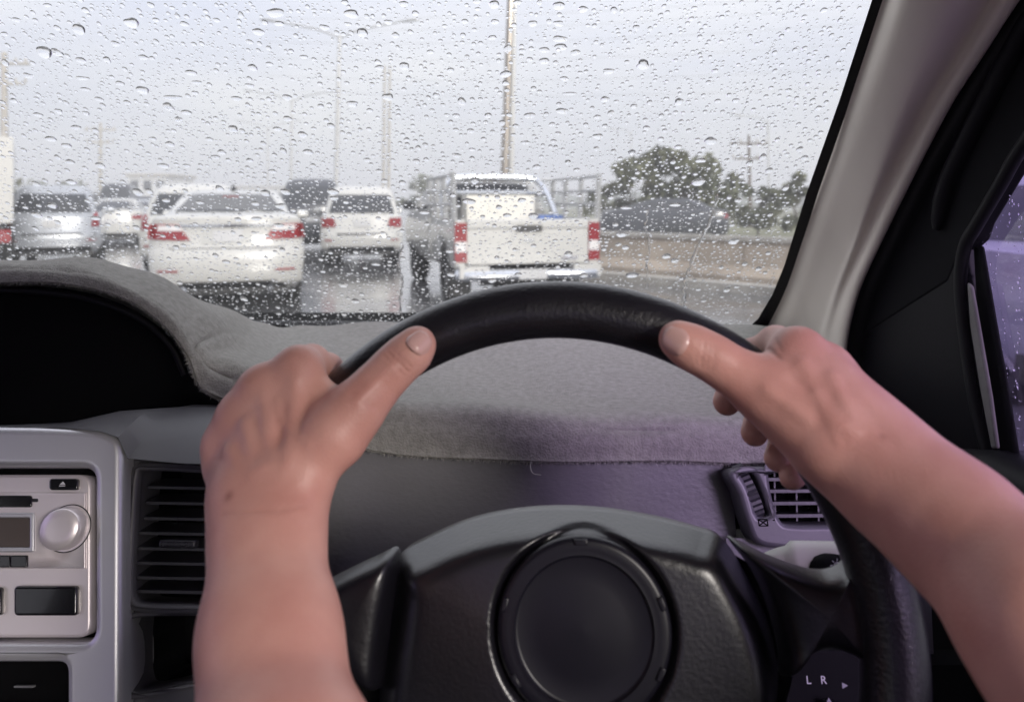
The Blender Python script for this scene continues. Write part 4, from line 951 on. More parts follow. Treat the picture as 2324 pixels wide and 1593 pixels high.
# ---------------- driver's door: frame, seals, quarter trim, window
DX = .43
def D(u, v, x=DX): d = x*F/(u-1162); return P(u, v, d)
door = own(empty('door')); door.name = 'door'
door['label'] = 'black driver door with purple tinted window'
bpy.context.view_layer.update()
def dsheet(name, pts, mat, th=.012, par=None, x=DX, bev=True):
    """slab parallel to the door, thickness th outwards"""
    a = [D(*p, x=x) if len(p) == 2 else D(p[0], p[1], x=p[2]) for p in pts]; n = len(a)
    vs = a+[p+Vector((th, 0, 0)) for p in a]; ins = Vector((0, 0, 0))
    for p in a: ins += p
    ins /= n
    fs = [tuple(range(n)), tuple(range(2*n-1, n-1, -1))]+[(i, (i+1) % n, n+(i+1) % n, n+i) for i in range(n)]
    o = fixn(mk(name, vs, fs, mat, None, True, 30)); 
    if bev:
        m = o.modifiers.new('b', 'BEVEL'); m.width = .003; m.segments = 2; m.limit_method = 'ANGLE'
    return own(o, door)
# rubber seal right of the pillar
seal = [tuple(D(u, v, .425)) for u, v in [(2440, -100), (2326, 30), (2250, 140), (2185, 250), (2120, 360), (2070, 460), (2020, 560), (1975, 660), (1950, 740), (1940, 820), (1938, 920), (1945, 1060), (1960, 1200)]]
own(MB().tube(catmull(seal, 5), .012, 10).build('rubber_seal', M_seal, None), door)
# upper frame of the door: broad black member with a satin strip
dsheet('window_frame', [(1938, 700), (2030, 540), (2110, 400), (2200, 250), (2290, 110), (2420, -80), (2700, -400), (2900, -400), (2440, 140), (2326, 312), (2212, 508), (2200, 545), (2184, 560), (2150, 640), (1960, 760)], M_black, .02, x=.428)
o = MB(); pl_ = [tuple(D(u, v, .424)) for u, v in [(2440, -130), (2325, 70), (2250, 210), (2185, 340), (2150, 420), (2126, 520)]]
o.tube(catmull(pl_, 5), [.009]*20+[.009]*3+[.008, .007, .004], 12, flat=1); own(o.build('frame_strip', M_blk2, None), door)
o = MB(); o.tube(catmull([tuple(D(u, v, .427)) for u, v in [(2480, 130), (2326, 325), (2270, 420), (2216, 512), (2190, 560), (2180, 640), (2190, 760), (2215, 920), (2240, 1030)]], 5), .006, 10); own(o.build('window_seal', M_seal, None), door)
dsheet('mirror_trim', [(1930, 690), (2040, 560), (2110, 545), (2182, 560), (2192, 640), (2218, 820), (2250, 1022), (2110, 1030), (1940, 1060), (1900, 900)], M_blk2, .02, x=.4288)
dsheet('belt_strip', [(2193, 640), (2203, 650), (2222, 760), (2246, 900), (2262, 1018), (2248, 1018), (2222, 880), (2200, 740)], M_strip, .004, x=.4245)
dsheet('outer_seal', [(2206, 560), (2222, 556), (2250, 720), (2282, 900), (2304, 1040), (2268, 1040), (2240, 860), (2214, 700)], M_black, .006, x=.434)
win = own(mk('door_window', [D(2186, 548, .440), D(2330, 300, .440), D(2900, -500, .440), Vector((.440, -.03, 1.535)), Vector((.440, -.03, 1.0)), D(2900, 1300, .440), D(2330, 1060, .440), D(2236, 1048, .440)], [tuple(range(8))], M_film, None, False), door)
# door panel with armrest
top_ = [D(1960, 1060, .425), D(2110, 1022, .425), D(2190, 1018, .423), D(2250, 1022, .420), D(2324, 1058, .416), D(2450, 1120, .41), D(2800, 1350, .40)]
dpv = []
for p in top_:
    dpv += [p+Vector((.03, 0, .0)), p, p+Vector((-.012, -.0, -.012)), p+Vector((-.016, -.003, -.05)), p+Vector((-.018, -.005, -.12)), p+Vector((-.035, -.01, -.14)), p+Vector((-.035, -.01, -.24)), p+Vector((-.02, 0, -.45))]
own(mk('door_panel', dpv, grid_faces(len(top_), 8), M_blk2, None, True, 60), door)

# ================================================================== THE DRIVER'S ARMS AND HANDS
def smin(a, b, k):
    h = np.clip(.5+.5*(b-a)/k, 0, 1); return b+(a-b)*h-k*h*(1-h)
class SDF:
    def __init__(s, lo, hi, vx):
        s.lo = np.array(lo, float); s.vx = vx; s.n = np.ceil((np.array(hi)-s.lo)/vx).astype(int)+1
        s.F = np.full(s.n, .05, np.float32); s.C = np.zeros(s.n, np.float32)
    def win(s, pts, m):
        pts = np.array(pts); a = np.floor((pts.min(0)-m-s.lo)/s.vx).astype(int); b = np.ceil((pts.max(0)+m-s.lo)/s.vx).astype(int)
        a = np.clip(a, 0, s.n-1); b = np.clip(b+1, 1, s.n)
        g = [(s.lo[i]+s.vx*np.arange(a[i], b[i])).astype(np.float32) for i in range(3)]
        return tuple(slice(a[i], b[i]) for i in range(3)), np.meshgrid(*g, indexing='ij', sparse=True)
    def cap(s, a, ra, b, rb, k, F=None, flat=None):
        """rounded cone joined with smoothness k"""
        F = s.F if F is None else F; a = np.array(a, float); b = np.array(b, float); R = max(ra, rb)
        sl, (X, Y, Z) = s.win([a, b], R+.03)
        if min(q.stop-q.start for q in sl) < 1: return
        ab = b-a; L2 = max(1e-9, ab@ab)
        px, py, pz = X-a[0], Y-a[1], Z-a[2]; t = np.clip((px*ab[0]+py*ab[1]+pz*ab[2])/L2, 0, 1)
        dx, dy, dz = px-t*ab[0], py-t*ab[1], pz-t*ab[2]; r = ra+(rb-ra)*t
        if flat is not None:
            nv, q = flat; dn = dx*nv[0]+dy*nv[1]+dz*nv[2]; d = np.sqrt(np.maximum(0, dx*dx+dy*dy+dz*dz-dn*dn)+(dn*q)**2)-r; d = d/max(1, q*.8)
        else: d = np.sqrt(dx*dx+dy*dy+dz*dz)-r
        F[sl] = smin(F[sl], d.astype(np.float32), k)
    def cut(s, a, b, r, k, w):
        """shallow crease along a segment, remembered for the colour"""
        a = np.array(a, float); b = np.array(b, float); sl, (X, Y, Z) = s.win([a, b], r+.01); ab = b-a; L2 = max(1e-9, ab@ab)
        px, py, pz = X-a[0], Y-a[1], Z-a[2]; t = np.clip((px*ab[0]+py*ab[1]+pz*ab[2])/L2, 0, 1)
        d = np.sqrt((px-t*ab[0])**2+(py-t*ab[1])**2+(pz-t*ab[2])**2)
        s.F[sl] += (w*np.exp(-(d/r)**2)*np.sin(np.pi*np.clip(t*.8+.1, 0, 1))).astype(np.float32)
        s.C[sl] = np.maximum(s.C[sl], (k*np.exp(-(d/(r*1.3))**2)).astype(np.float32))
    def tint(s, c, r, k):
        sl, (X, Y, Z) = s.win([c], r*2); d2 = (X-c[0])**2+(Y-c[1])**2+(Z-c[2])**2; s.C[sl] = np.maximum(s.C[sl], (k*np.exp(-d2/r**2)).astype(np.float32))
    def mesh(s):
        F = s.F; n = F.shape; ins = F < 0
        c = ins[:-1, :-1, :-1].astype(np.int8)
        cnt = sum(ins[i:n[0]-1+i, j:n[1]-1+j, k:n[2]-1+k].astype(np.int8) for i in (0, 1) for j in (0, 1) for k in (0, 1))
        act = (cnt > 0) & (cnt < 8); idx = -np.ones(act.shape, np.int64); A = np.argwhere(act); idx[act] = np.arange(len(A))
        acc = np.zeros((len(A), 3)); w = np.zeros(len(A))
        for ax in range(3):
            o = [i for i in range(3) if i != ax]
            for i in (0, 1):
                for j in (0, 1):
                    off = np.zeros(3, int); off[o[0]] = i; off[o[1]] = j; p0 = A+off; p1 = p0.copy(); p1[:, ax] += 1
                    f0 = F[tuple(p0.T)]; f1 = F[tuple(p1.T)]; m = (f0 < 0) != (f1 < 0); t = f0/np.where(f0 == f1, 1, f0-f1)
                    q = off[None].repeat(len(A), 0).astype(float); q[:, ax] += t; acc[m] += q[m]; w[m] += 1
        V = s.lo+s.vx*(A+acc/w[:, None]); C = s.C[tuple(A.T)]
        quads = []
        for ax in range(3):
            o = [(ax+1) % 3, (ax+2) % 3]; sl0 = [slice(None)]*3; sl1 = [slice(None)]*3; sl0[ax] = slice(0, -1); sl1[ax] = slice(1, None)
            e = ins[tuple(sl0)] != ins[tuple(sl1)]; E_ = np.argwhere(e); E_ = E_[(E_[:, o[0]] > 0) & (E_[:, o[1]] > 0) & (E_[:, o[0]] < n[o[0]]-1) & (E_[:, o[1]] < n[o[1]]-1)]
            s0 = ins[tuple(E_.T)]; c4 = []
            for a, b in ((-1, -1), (0, -1), (0, 0), (-1, 0)):
                q = E_.copy(); q[:, o[0]] += a; q[:, o[1]] += b; c4.append(idx[tuple(q.T)])
            c4 = np.stack(c4, 1); c4[~s0] = c4[~s0][:, ::-1]; quads.append(c4)
        return V, np.concatenate(quads), C
def Pv(u, v, d): return np.array(P(u, v, d))
def chain(S, pts, k, F=None):
    for (a, ra), (b, rb) in zip(pts, pts[1:]): S.cap(a, ra, b, rb, k, F)
MM = .001
def hand(wr, mcp, fing, th, metab, extra, fore, creases, tints, lo, hi, vx=.001):
    S = SDF(lo, hi, vx)
    # palm
    for (a, ra), (b, rb) in metab: S.cap(Pv(*a), ra*MM, Pv(*b), rb*MM, .014)
    for (a, ra), (b, rb) in extra: S.cap(Pv(*a), ra*MM, Pv(*b), rb*MM, .013)
    for (a, ra), (b, rb) in fore: S.cap(Pv(*a), ra*MM, Pv(*b), rb*MM, .022)
    # thumb
    chain(S, [(Pv(*a), r*MM) for a, r in th], .009)
    # fingers, each its own chain, kept apart from the next
    FF = np.full(S.F.shape, .05, np.float32)
    for f in fing:
        G = np.full(S.F.shape, .05, np.float32); chain(S, [(Pv(*a), r*MM) for a, r in f], .004, G); FF = smin(FF, G, .0012)
    S.F = smin(S.F, FF, .007)
    F0 = S.F.copy()
    def onto(q):
        for d in np.arange(.24, .50, .0005):
            i = np.round((Pv(q[0], q[1], d)-S.lo)/S.vx).astype(int)
            if (i < 0).any() or (i >= S.n).any(): continue
            if F0[tuple(i)] < 0: return Pv(q[0], q[1], d)
        return None
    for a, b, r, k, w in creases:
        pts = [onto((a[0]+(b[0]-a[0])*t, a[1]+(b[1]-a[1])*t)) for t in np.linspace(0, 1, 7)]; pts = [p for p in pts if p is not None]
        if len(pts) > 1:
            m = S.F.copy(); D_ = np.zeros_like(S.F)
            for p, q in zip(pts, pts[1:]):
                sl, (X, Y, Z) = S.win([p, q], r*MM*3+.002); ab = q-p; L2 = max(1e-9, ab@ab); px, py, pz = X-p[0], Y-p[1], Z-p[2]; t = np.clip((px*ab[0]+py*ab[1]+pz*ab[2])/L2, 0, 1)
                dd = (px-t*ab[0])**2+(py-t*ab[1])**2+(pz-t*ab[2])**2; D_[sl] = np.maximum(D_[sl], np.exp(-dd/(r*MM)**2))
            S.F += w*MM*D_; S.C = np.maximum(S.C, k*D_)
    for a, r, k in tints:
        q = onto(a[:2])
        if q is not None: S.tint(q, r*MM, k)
    return S.mesh()
# ---- left hand
LT = [((698, 1048, .392), 15), ((762, 985, .396), 15.5), ((815, 922, .400), 13.0), ((862, 868, .406), 10.8), ((902, 826, .408), 10.2), ((936, 797, .409), 9.4), ((950, 779, .410), 8.6)]
LM = {'i': (676, 836, .418), 'm': (596, 884, .417), 'r': (548, 943, .416), 'p': (508, 1008, .414)}
LW = [((656, 1100, .394), 12), ((632, 1100, .390), 13), ((596, 1105, .390), 12.5), ((562, 1112, .394), 12)]
lf = [[(LM['i'], 10.6), ((706, 822, .436), 9.8), ((742, 838, .455), 9.2), ((780, 868, .470), 8.4), ((812, 905, .468), 7.6)],
      [(LM['m'], 10.6), ((628, 894, .440), 9.8), ((665, 930, .462), 9.2), ((715, 965, .474), 8.4), ((760, 985, .468), 7.6)],
      [(LM['r'], 10.0), ((575, 968, .440), 9.4), ((615, 1005, .460), 8.8), ((665, 1035, .470), 8.0), ((708, 1045, .462), 7.4)],
      [(LM['p'], 9.2), ((530, 1035, .438), 8.6), ((570, 1068, .456), 8.0), ((612, 1090, .464), 7.4), ((650, 1095, .456), 6.8)]]
lmeta = [((LW[0][0], 13), (LM['i'], 9.6)), ((LW[1][0], 13), (LM['m'], 9.4)), ((LW[2][0], 12), (LM['r'], 9)), ((LW[3][0], 11), (LM['p'], 8.6)),
         (((690, 960, .406), 10.5), ((640, 1000, .404), 11)), (((580, 1000, .408), 9.5), ((560, 1080, .398), 11)), (((640, 930, .413), 8.5), ((600, 1040, .402), 11))]
lex = [((LM['i'], 8), (LM['m'], 8)), ((LM['m'], 8), (LM['r'], 7.8)), ((LM['r'], 7.5), (LM['p'], 7.4)), (((720, 850, .438), 6.5), ((600, 930, .440), 7)), (((742, 908, .416), 5.5), ((800, 908, .412), 7)), (((735, 965, .406), 9), ((790, 950, .404), 9.5)), (((502, 1070, .410), 8), ((540, 1130, .395), 11)), (((690, 1062, .392), 12.5), ((708, 1072, .390), 10.5)), (((565, 1145, .388), 14.5), ((664, 1125, .388), 12.5)),
       (((705, 880, .416), 7), ((745, 940, .410), 7))]
lfo = [(((574, 1150, .388), 13), ((576, 1250, .372), 15.5)), (((652, 1150, .384), 13), ((640, 1250, .370), 14.5)), (((576, 1250, .372), 15.5), ((574, 1430, .342), 19.5)), (((640, 1250, .370), 14.5), ((654, 1430, .340), 18)),
       (((574, 1430, .342), 19.5), ((590, 1800, .285), 28)), (((656, 1430, .340), 18), ((690, 1800, .283), 27)), (((590, 1800, .285), 28), ((630, 2250, .235), 38)), (((690, 1800, .283), 27), ((690, 2250, .235), 40))]
lcr = [((652, 1050, 0), (672, 865, 0), 4.2, 0, -1.5), ((622, 1050, 0), (598, 905, 0), 4, 0, -1.4), ((596, 1060, 0), (553, 962, 0), 3.8, 0, -1.3), ((565, 1075, 0), (515, 1022, 0), 3.5, 0, -1.0), ((700, 1010, 0), (640, 960, 0), 1.6, 0, -.6), ((640, 960, 0), (628, 905, 0), 1.5, 0, -.5), ((812, 905, 0), (888, 835, 0), 3.2, 0, -.7), ((880, 800, .398), (925, 842, .399), .9, .55, .9), ((872, 808, .397), (915, 850, .398), .8, .4, .6), ((890, 794, .399), (932, 832, .400), .8, .4, .6),
       ((800, 893, .391), (850, 925, .391), 1.6, .3, .5), ((700, 905, .40), (672, 985, .388), 3.5, .12, .7), ((645, 930, .398), (628, 1010, .388), 3.5, .12, .8), ((578, 965, .402), (585, 1040, .385), 3.5, .12, .7), ((540, 1020, .40), (560, 1080, .38), 3.2, .1, .6),
       ((505, 1168, .372), (690, 1152, .368), 1.3, .15, .35)]
lti = [((676, 815, .41), 12, .30), ((560, 868, .41), 10, .25), ((905, 815, .397), 9, .30), ((830, 920, .388), 12, .33), ((512, 925, .405), 9, .22), ((518, 1130, .372), 2.6, .9), ((960, 768, .40), 8, .15)]
Vl, Ql, Cl = hand(None, LM, lf, LT, lmeta, lex, lfo, lcr, lti, (-.18, .20, .86), (-.035, .49, 1.235))
# ---- right hand
RT = [((1862, 990, .378), 17.5), ((1795, 935, .386), 15.8), ((1725, 886, .392), 13.2), ((1662, 842, .396), 11.0), ((1612, 809, .398), 10.4), ((1565, 786, .399), 9.9), ((1535, 769, .399), 9.2)]
RM = {'i': (1812, 800, .402), 'm': (1876, 836, .404), 'r': (1915, 890, .404), 'p': (1945, 948, .402)}
rf = [[(RM['i'], 12.6), ((1762, 782, .430), 10.2), ((1712, 806, .450), 9.6), ((1668, 858, .462), 8.8), ((1649, 912, .456), 8.2)],
      [(RM['m'], 11.8), ((1840, 842, .432), 10.0), ((1785, 870, .454), 9.4), ((1728, 930, .462), 8.8), ((1712, 982, .452), 8.0)],
      [(RM['r'], 11.0), ((1890, 905, .430), 9.6), ((1838, 945, .450), 9.0), ((1780, 1000, .456), 8.4), ((1764, 1040, .448), 7.8)],
      [(RM['p'], 10.2), ((1920, 970, .425), 9.0), ((1878, 1015, .442), 8.2), ((1822, 1058, .448), 7.6), ((1797, 1083, .440), 7.2)]]
rmeta = [(((1950, 985, .378), 16), (RM['i'], 12.4)), (((1960, 990, .380), 15.5), (RM['m'], 11.6)), (((1968, 1000, .384), 15), (RM['r'], 11)), (((1972, 1015, .388), 14), (RM['p'], 10.4)),
         (((1880, 900, .388), 15), ((1930, 960, .382), 16)), (((1800, 870, .393), 12.5), ((1890, 940, .384), 16))]
rex = [(((1770, 850, .402), 9), ((1740, 862, .396), 9)), (((1800, 850, .396), 11), ((1760, 880, .393), 11)), (((1880, 1010, .376), 16), ((1950, 1060, .374), 17)), (((1900, 960, .380), 17), ((1980, 1030, .376), 17)), (((1800, 905, .392), 13), ((1880, 985, .378), 16)),
       (((1860, 1010, .390), 13), ((1820, 960, .398), 12))]
rfo = [(((1985, 1020, .374), 18), ((2070, 1095, .358), 18)), (((1962, 1055, .374), 16.5), ((2055, 1138, .358), 16.5)), (((2070, 1095, .358), 18), ((2192, 1185, .336), 19.5)), (((2055, 1138, .358), 16.5), ((2172, 1240, .336), 18)),
       (((2192, 1185, .336), 19.5), ((2405, 1385, .292), 25)), (((2172, 1240, .336), 18), ((2368, 1460, .292), 23)), (((2405, 1385, .292), 25), ((2900, 1980, .235), 36)), (((2368, 1460, .292), 23), ((2770, 2070, .235), 34))]
rcr = [((1905, 965, 0), (1822, 825, 0), 4.2, 0, -1.5), ((1935, 975, 0), (1888, 855, 0), 4, 0, -1.3), ((1740, 885, 0), (1830, 950, 0), 3.5, 0, -1.2), ((1850, 890, 0), (1900, 1000, 0), 1.6, 0, -.6), ((1600, 774, .389), (1592, 832, .389), .9, .5, .8), ((1612, 780, .388), (1604, 838, .388), .8, .45, .7), ((1622, 784, .388), (1616, 842, .388), .9, .3, .5), ((1586, 772, .390), (1580, 822, .390), .7, .25, .4),
       ((1742, 792, .394), (1768, 812, .392), 1.3, .55, 1.0), ((1760, 770, .402), (1775, 800, .394), 1.0, .25, .5), ((1850, 870, .383), (1910, 950, .367), 3.2, .1, .6), ((1890, 900, .385), (1935, 965, .368), 3.0, .1, .6), ((1800, 860, .39), (1830, 880, .384), 3, .15, .6), ((1960, 920, .385), (2030, 1010, .36), 3, .05, .3)]
rti = [((1610, 800, .388), 9, .25), ((1850, 780, .40), 14, .2), ((1745, 880, .378), 14, .2), ((2002, 995, .357), 2.0, .5), ((1648, 910, .448), 9, .3), ((1712, 980, .446), 9, .25), ((1764, 1040, .442), 8, .25)]
Vr, Qr, Cr = hand(None, RM, rf, RT, rmeta, rex, rfo, rcr, rti, (.07, .19, .83), (.305, .485, 1.255), .0011)
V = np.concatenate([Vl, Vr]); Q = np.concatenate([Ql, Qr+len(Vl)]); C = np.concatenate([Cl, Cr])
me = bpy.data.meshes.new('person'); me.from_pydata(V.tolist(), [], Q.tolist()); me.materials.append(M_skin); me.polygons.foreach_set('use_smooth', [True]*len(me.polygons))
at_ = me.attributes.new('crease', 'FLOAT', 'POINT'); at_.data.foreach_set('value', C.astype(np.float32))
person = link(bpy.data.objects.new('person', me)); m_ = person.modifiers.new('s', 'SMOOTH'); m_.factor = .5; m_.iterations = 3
tag(person, 'driver with bare forearms, both hands gripping the top of the black steering wheel', 'person')
def nail(c, along, normal, L_, W_, T=.0016, curve=.9):
    a = Vector(along).normalized(); n_ = Vector(normal); n_ = (n_-a*n_.dot(a)).normalized(); s_ = a.cross(n_); vs = []; nu, nv = 12, 12
    for i in range(nu+1):
        for j in range(nv+1):
            x = -1+2*i/nu; y = -1+2*j/nv
            # map the square to a rounded outline
            xx = x*math.sqrt(1-.46*y*y) if y < 0 else x*math.sqrt(1-.40*y*y); yy = y*math.sqrt(1-.44*x*x)
            h = -(xx*xx)*W_*.42*curve-(yy*yy)*L_*.06; e = max(abs(x), abs(y)); h -= T*.9*(e**8)
            vs.append(Vector(c)+s_*(xx*W_)+a*(yy*L_)+n_*h)
    return mk('fingernail', vs, grid_faces(nu+1, nv+1), M_nail, person, True, None)
from mathutils.bvhtree import BVHTree
bvh = BVHTree.FromPolygons(V.tolist(), Q.tolist())
def nail_at(u, v, u2, v2, L_, W_, lift=.0004, ntilt=(0, 0, 0)):
    """nail centre seen at u,v ; its free edge towards u2,v2"""
    o = Vector((0, 0, EYE)); d = (P(u, v, 1)-o).normalized(); h = bvh.ray_cast(o, d)
    d2 = (P(u2, v2, 1)-o).normalized(); h2 = bvh.ray_cast(o, d2)
    if h[0] is None: return
    al = (h2[0]-h[0]) if h2[0] is not None and (h2[0]-h[0]).length < .02 else P(u2, v2, h[0].y)-h[0]
    nrm = h[1] if h[1].dot(d) < 0 else -h[1]; nrm = nrm+Vector(ntilt)
    nail(h[0]+nrm.normalized()*lift, al, nrm, L_, W_)
nail_at(955, 773, 968, 760, .0070, .0068, .0013, (0, -.3, .1))
nail_at(1528, 772, 1512, 762, .0078, .0074, .0013, (0, -.3, 0))

# ================================================================== RAIN ON THE GLASS
dr_ = np.random.default_rng(21)
def drop_mesh(a, b, h, n, m, rs, wob=.10, tilt=0):
    """water cap in the glass plane: half axes a (across) and b (up), height h; closed with a flat back"""
    ph = rs.uniform(0, 2*np.pi, 4); am = rs.uniform(0, wob, 4)/np.array([1, 1.3, 2.2, 3])
    th = np.linspace(0, 2*np.pi, n, endpoint=False)
    rad_ = 1+sum(am[i]*np.cos((i+2)*th+ph[i]) for i in range(4))
    vs = []
    for i in range(m+1):
        f = 1-(i/m); fr = f; 
        z = h*(math.sqrt(max(0, 1-fr**2*.97))-math.sqrt(.03))/(1-math.sqrt(.03)) if i < m else h
        z = h*(1-fr**2.0)**.9
        if i == m: vs.append((0, 0, h)); break
        for k in range(n): vs.append((a*fr*rad_[k]*math.cos(th[k]), b*fr*rad_[k]*math.sin(th[k])-b*.0*(1-fr), z))
    fs = grid_faces(m, n, True)+[((m-1)*n+k, (m-1)*n+(k+1) % n, m*n) for k in range(n)]+[tuple(range(n-1, -1, -1))]
    return np.array(vs), [tuple(reversed(f)) for f in fs]
WX = Vector((1, 0, 0)); GAP = .0004
def rot2(vs, t):
    c, s = math.cos(t), math.sin(t); r_ = vs.copy(); r_[:, 0] = vs[:, 0]*c-vs[:, 1]*s; r_[:, 1] = vs[:, 0]*s+vs[:, 1]*c; return r_
def to_glass(vs, p, X, U, Nn): return (np.array(p)+vs[:, :1]*np.array(X)+vs[:, 1:2]*np.array(U)+vs[:, 2:]*np.array(Nn))
A4 = [(1875,92,125,50),(895,160,100,55),(535,205,82,65),(300,360,110,60),(385,362,80,40),(1760,222,85,40),(110,140,65,25),(580,75,55,30),(1025,38,50,30),(320,40,60,20),(30,235,50,20),(388,195,45,30),(1255,168,70,25),(1900,165,70,28),(2210,192,65,35),(1640,108,45,40),(1475,142,50,25),(1060,140,45,25),(785,302,65,28),(1700,290,55,25),(550,415,65,35),(728,412,50,38),(35,432,50,35),(975,395,72,28),(1300,500,85,30),(190,520,70,28),(560,537,100,20),(815,572,65,25),(970,618,88,42),(580,612,65,22),(1175,668,135,25),(1147,732,72,48),(1268,770,75,28),(865,702,50,25),(675,680,60,24),(400,762,50,28),(258,785,60,24),(585,776,48,24),(515,872,70,26),(345,950,80,28),(452,995,72,25),(1215,818,60,28),(1587,882,68,40),(1888,882,60,25),(1425,952,55,22),(1157,985,62,30),(1040,948,50,20),(475,1105,68,24),(683,1132,62,35),(1112,1132,72,28),(1270,1132,55,20),(1610,675,78,26),(1700,588,60,26),(1955,668,65,35),(1958,812,65,30),(2098,1038,72,30),(1930,1030,48,35),(1510,1040,60,28),(1467,1072,60,22),(1700,1095,50,22),(1855,1170,58,22),(483,1243,65,28),(245,1255,55,28),(700,1258,32,20),(2253,860,55,30),(2060,920,65,35),(1720,465,72,35),(2068,392,60,22),(1340,565,70,20),(1328,636,45,22)]
A5 = [(68,100,105,48),(425,32,65,35),(25,20,50,28),(505,95,50,30),(925,14,60,28),(1042,35,70,48),(930,66,40,22),(1482,45,85,48),(1202,20,60,28),(1648,68,72,35),(1858,75,50,38),(2010,195,45,38),(1305,165,65,35),(1480,165,72,32),(1047,153,58,30),(842,150,48,28),(143,230,78,55),(370,245,50,35),(320,155,60,28),(472,222,45,25),(830,245,38,30),(1030,260,62,25),(1490,270,100,38),(1495,325,90,40),(1383,345,75,32),(1135,335,58,42),(1595,362,70,32),(1232,350,48,25),(1382,420,75,35),(2055,445,90,55),(430,455,68,45),(248,425,45,28),(260,465,65,28),(745,482,50,28),(1120,508,75,42),(1822,490,85,32),(1520,540,58,28),(1285,408,48,24),(1120,570,48,30),(317,665,78,40),(822,695,62,42),(75,712,80,35),(1555,642,105,18),(1797,680,62,32),(2300,698,60,50),(1505,760,82,35),(1283,790,80,32),(1000,790,52,30),(782,792,48,28),(1097,840,45,32),(1837,775,48,35),(1750,932,68,32),(882,895,50,28),(970,950,42,22),(787,1062,70,25),(1255,975,68,22),(1447,965,50,20),(1478,912,45,20),(545,935,30,30),(525,1010,40,30),(512,1102,48,30),(175,1092,48,24),(258,1168,50,24),(1330,1140,55,30),(1545,1108,45,26),(910,1232,62,40),(1605,1160,48,22),(1980,1040,50,30),(2100,702,38,30),(1435,850,48,22),(1745,800,52,24),(447,955,45,24),(195,755,42,24),(190,883,38,22)]
AR = [(585,22,70,35),(148,85,40,28),(875,110,42,35),(518,250,68,35),(1080,68,38,25),(530,130,62,20),(910,185,42,25),(802,145,40,28),(1000,282,40,25),(738,350,38,22),(712,578,65,25),(150,765,65,25),(112,612,40,22),(340,660,55,22),(385,685,45,20),(675,845,42,22),(90,540,60,25),(388,375,60,18),(405,55,40,22),(850,352,38,25)]
A1 = [(1808,380,68,35),(1945,372,68,35),(938,375,70,40),(1017,368,50,30),(1495,348,58,30),(1910,468,75,28),(1740,452,60,25),(1362,445,55,20),(355,465,70,30),(250,530,70,30),(650,552,70,22),(1745,555,75,20),(1900,600,70,22),(1620,560,48,22),(1130,430,60,22),(928,615,50,25),(525,827,58,28),(988,980,45,28),(1660,1100,50,28),(1540,848,55,20),(800,918,50,16),(1225,990,40,20)]
A2 = [(1133,437,95,32),(205,370,82,35),(215,415,60,25),(1492,430,55,28),(1570,535,65,35),(1810,795,58,32),(2200,480,80,20),(2245,935,80,25),(275,1005,72,25),(358,1115,58,25),(1010,935,60,22),(830,512,72,22),(1392,532,60,22),(1000,775,55,25),(1175,290,58,30),(1468,935,55,22),(1290,975,60,25),(1915,940,60,25),(2150,730,40,20),(1695,905,50,15),(500,865,60,18)]
big = []
for L4, ox, oy, s in ((A4, 0, 0, .3332), (A5, 774.3, 0, .3332), (AR, 1373.7, 312.2, .409), (A1, 0, 312.2, .3332), (A2, 686.9, 312.2, .3332)):
    for x, y, w, h in L4: big.append((ox+x*s, oy+y*s, w*s, h*s))
def edge_u(v):
    E_ = [(-70, 1995), (0, 1972), (225, 1899), (440, 1823), (600, 1775), (668, 1746), (722, 1714), (764, 1668)]
    for (a, b), (c, d) in zip(E_, E_[1:]):
        if v <= c: return b+(d-b)*(v-a)/(c-a)
    return 1600
occ = [(u, v, w) for u, v, w, h in big]
rs = np.random.default_rng(33)
tries = 0
while len(big) < 300 and tries < 20000:
    tries += 1; u = rs.uniform(5, 1960); v = rs.uniform(5, 720); w = rs.uniform(11, 17)*(1 if v < 450 else .9)
    if u > edge_u(v)-8 or (u < 430 and v > 600): continue
    if any(abs(u-a)/(w+c)*1.4 < 1 and abs(v-b) < 15 for a, b, c in occ): continue
    big.append((u, v, w, w*rs.uniform(.42, .6))); occ.append((u, v, w))
def raindrop(u, v, w, h, sc=1.0, seg=(30, 9)):
    p = ws_pt(u, v, GAP); pu = ws_pt(u, v-h*.5, GAP); pdn = ws_pt(u, v+h*.5, GAP)
    a = w*.5/F*p.y*1.0; b = min((pu-pdn).length*.5*1.25, a*1.25); hh = min(a, b)*rs.uniform(.36, .50)
    vs, fs = drop_mesh(a, b, hh, seg[0], seg[1], rs, .12 if w > 14 else .07); vs = rot2(vs, rs.normal()*.06)
    return vs, fs, p
SPECIAL = {0: 'widest flat raindrop on the windscreen over the left arm tip of the tallest street lamp', 1: 'big raindrop with a broad dark cap high on the left of the windscreen', 2: 'roundest big dark raindrop near the upper left corner of the windscreen',
           3: 'left half of the merged pair of large raindrops at upper left', 4: 'right half of the merged pair of large raindrops at upper left'}
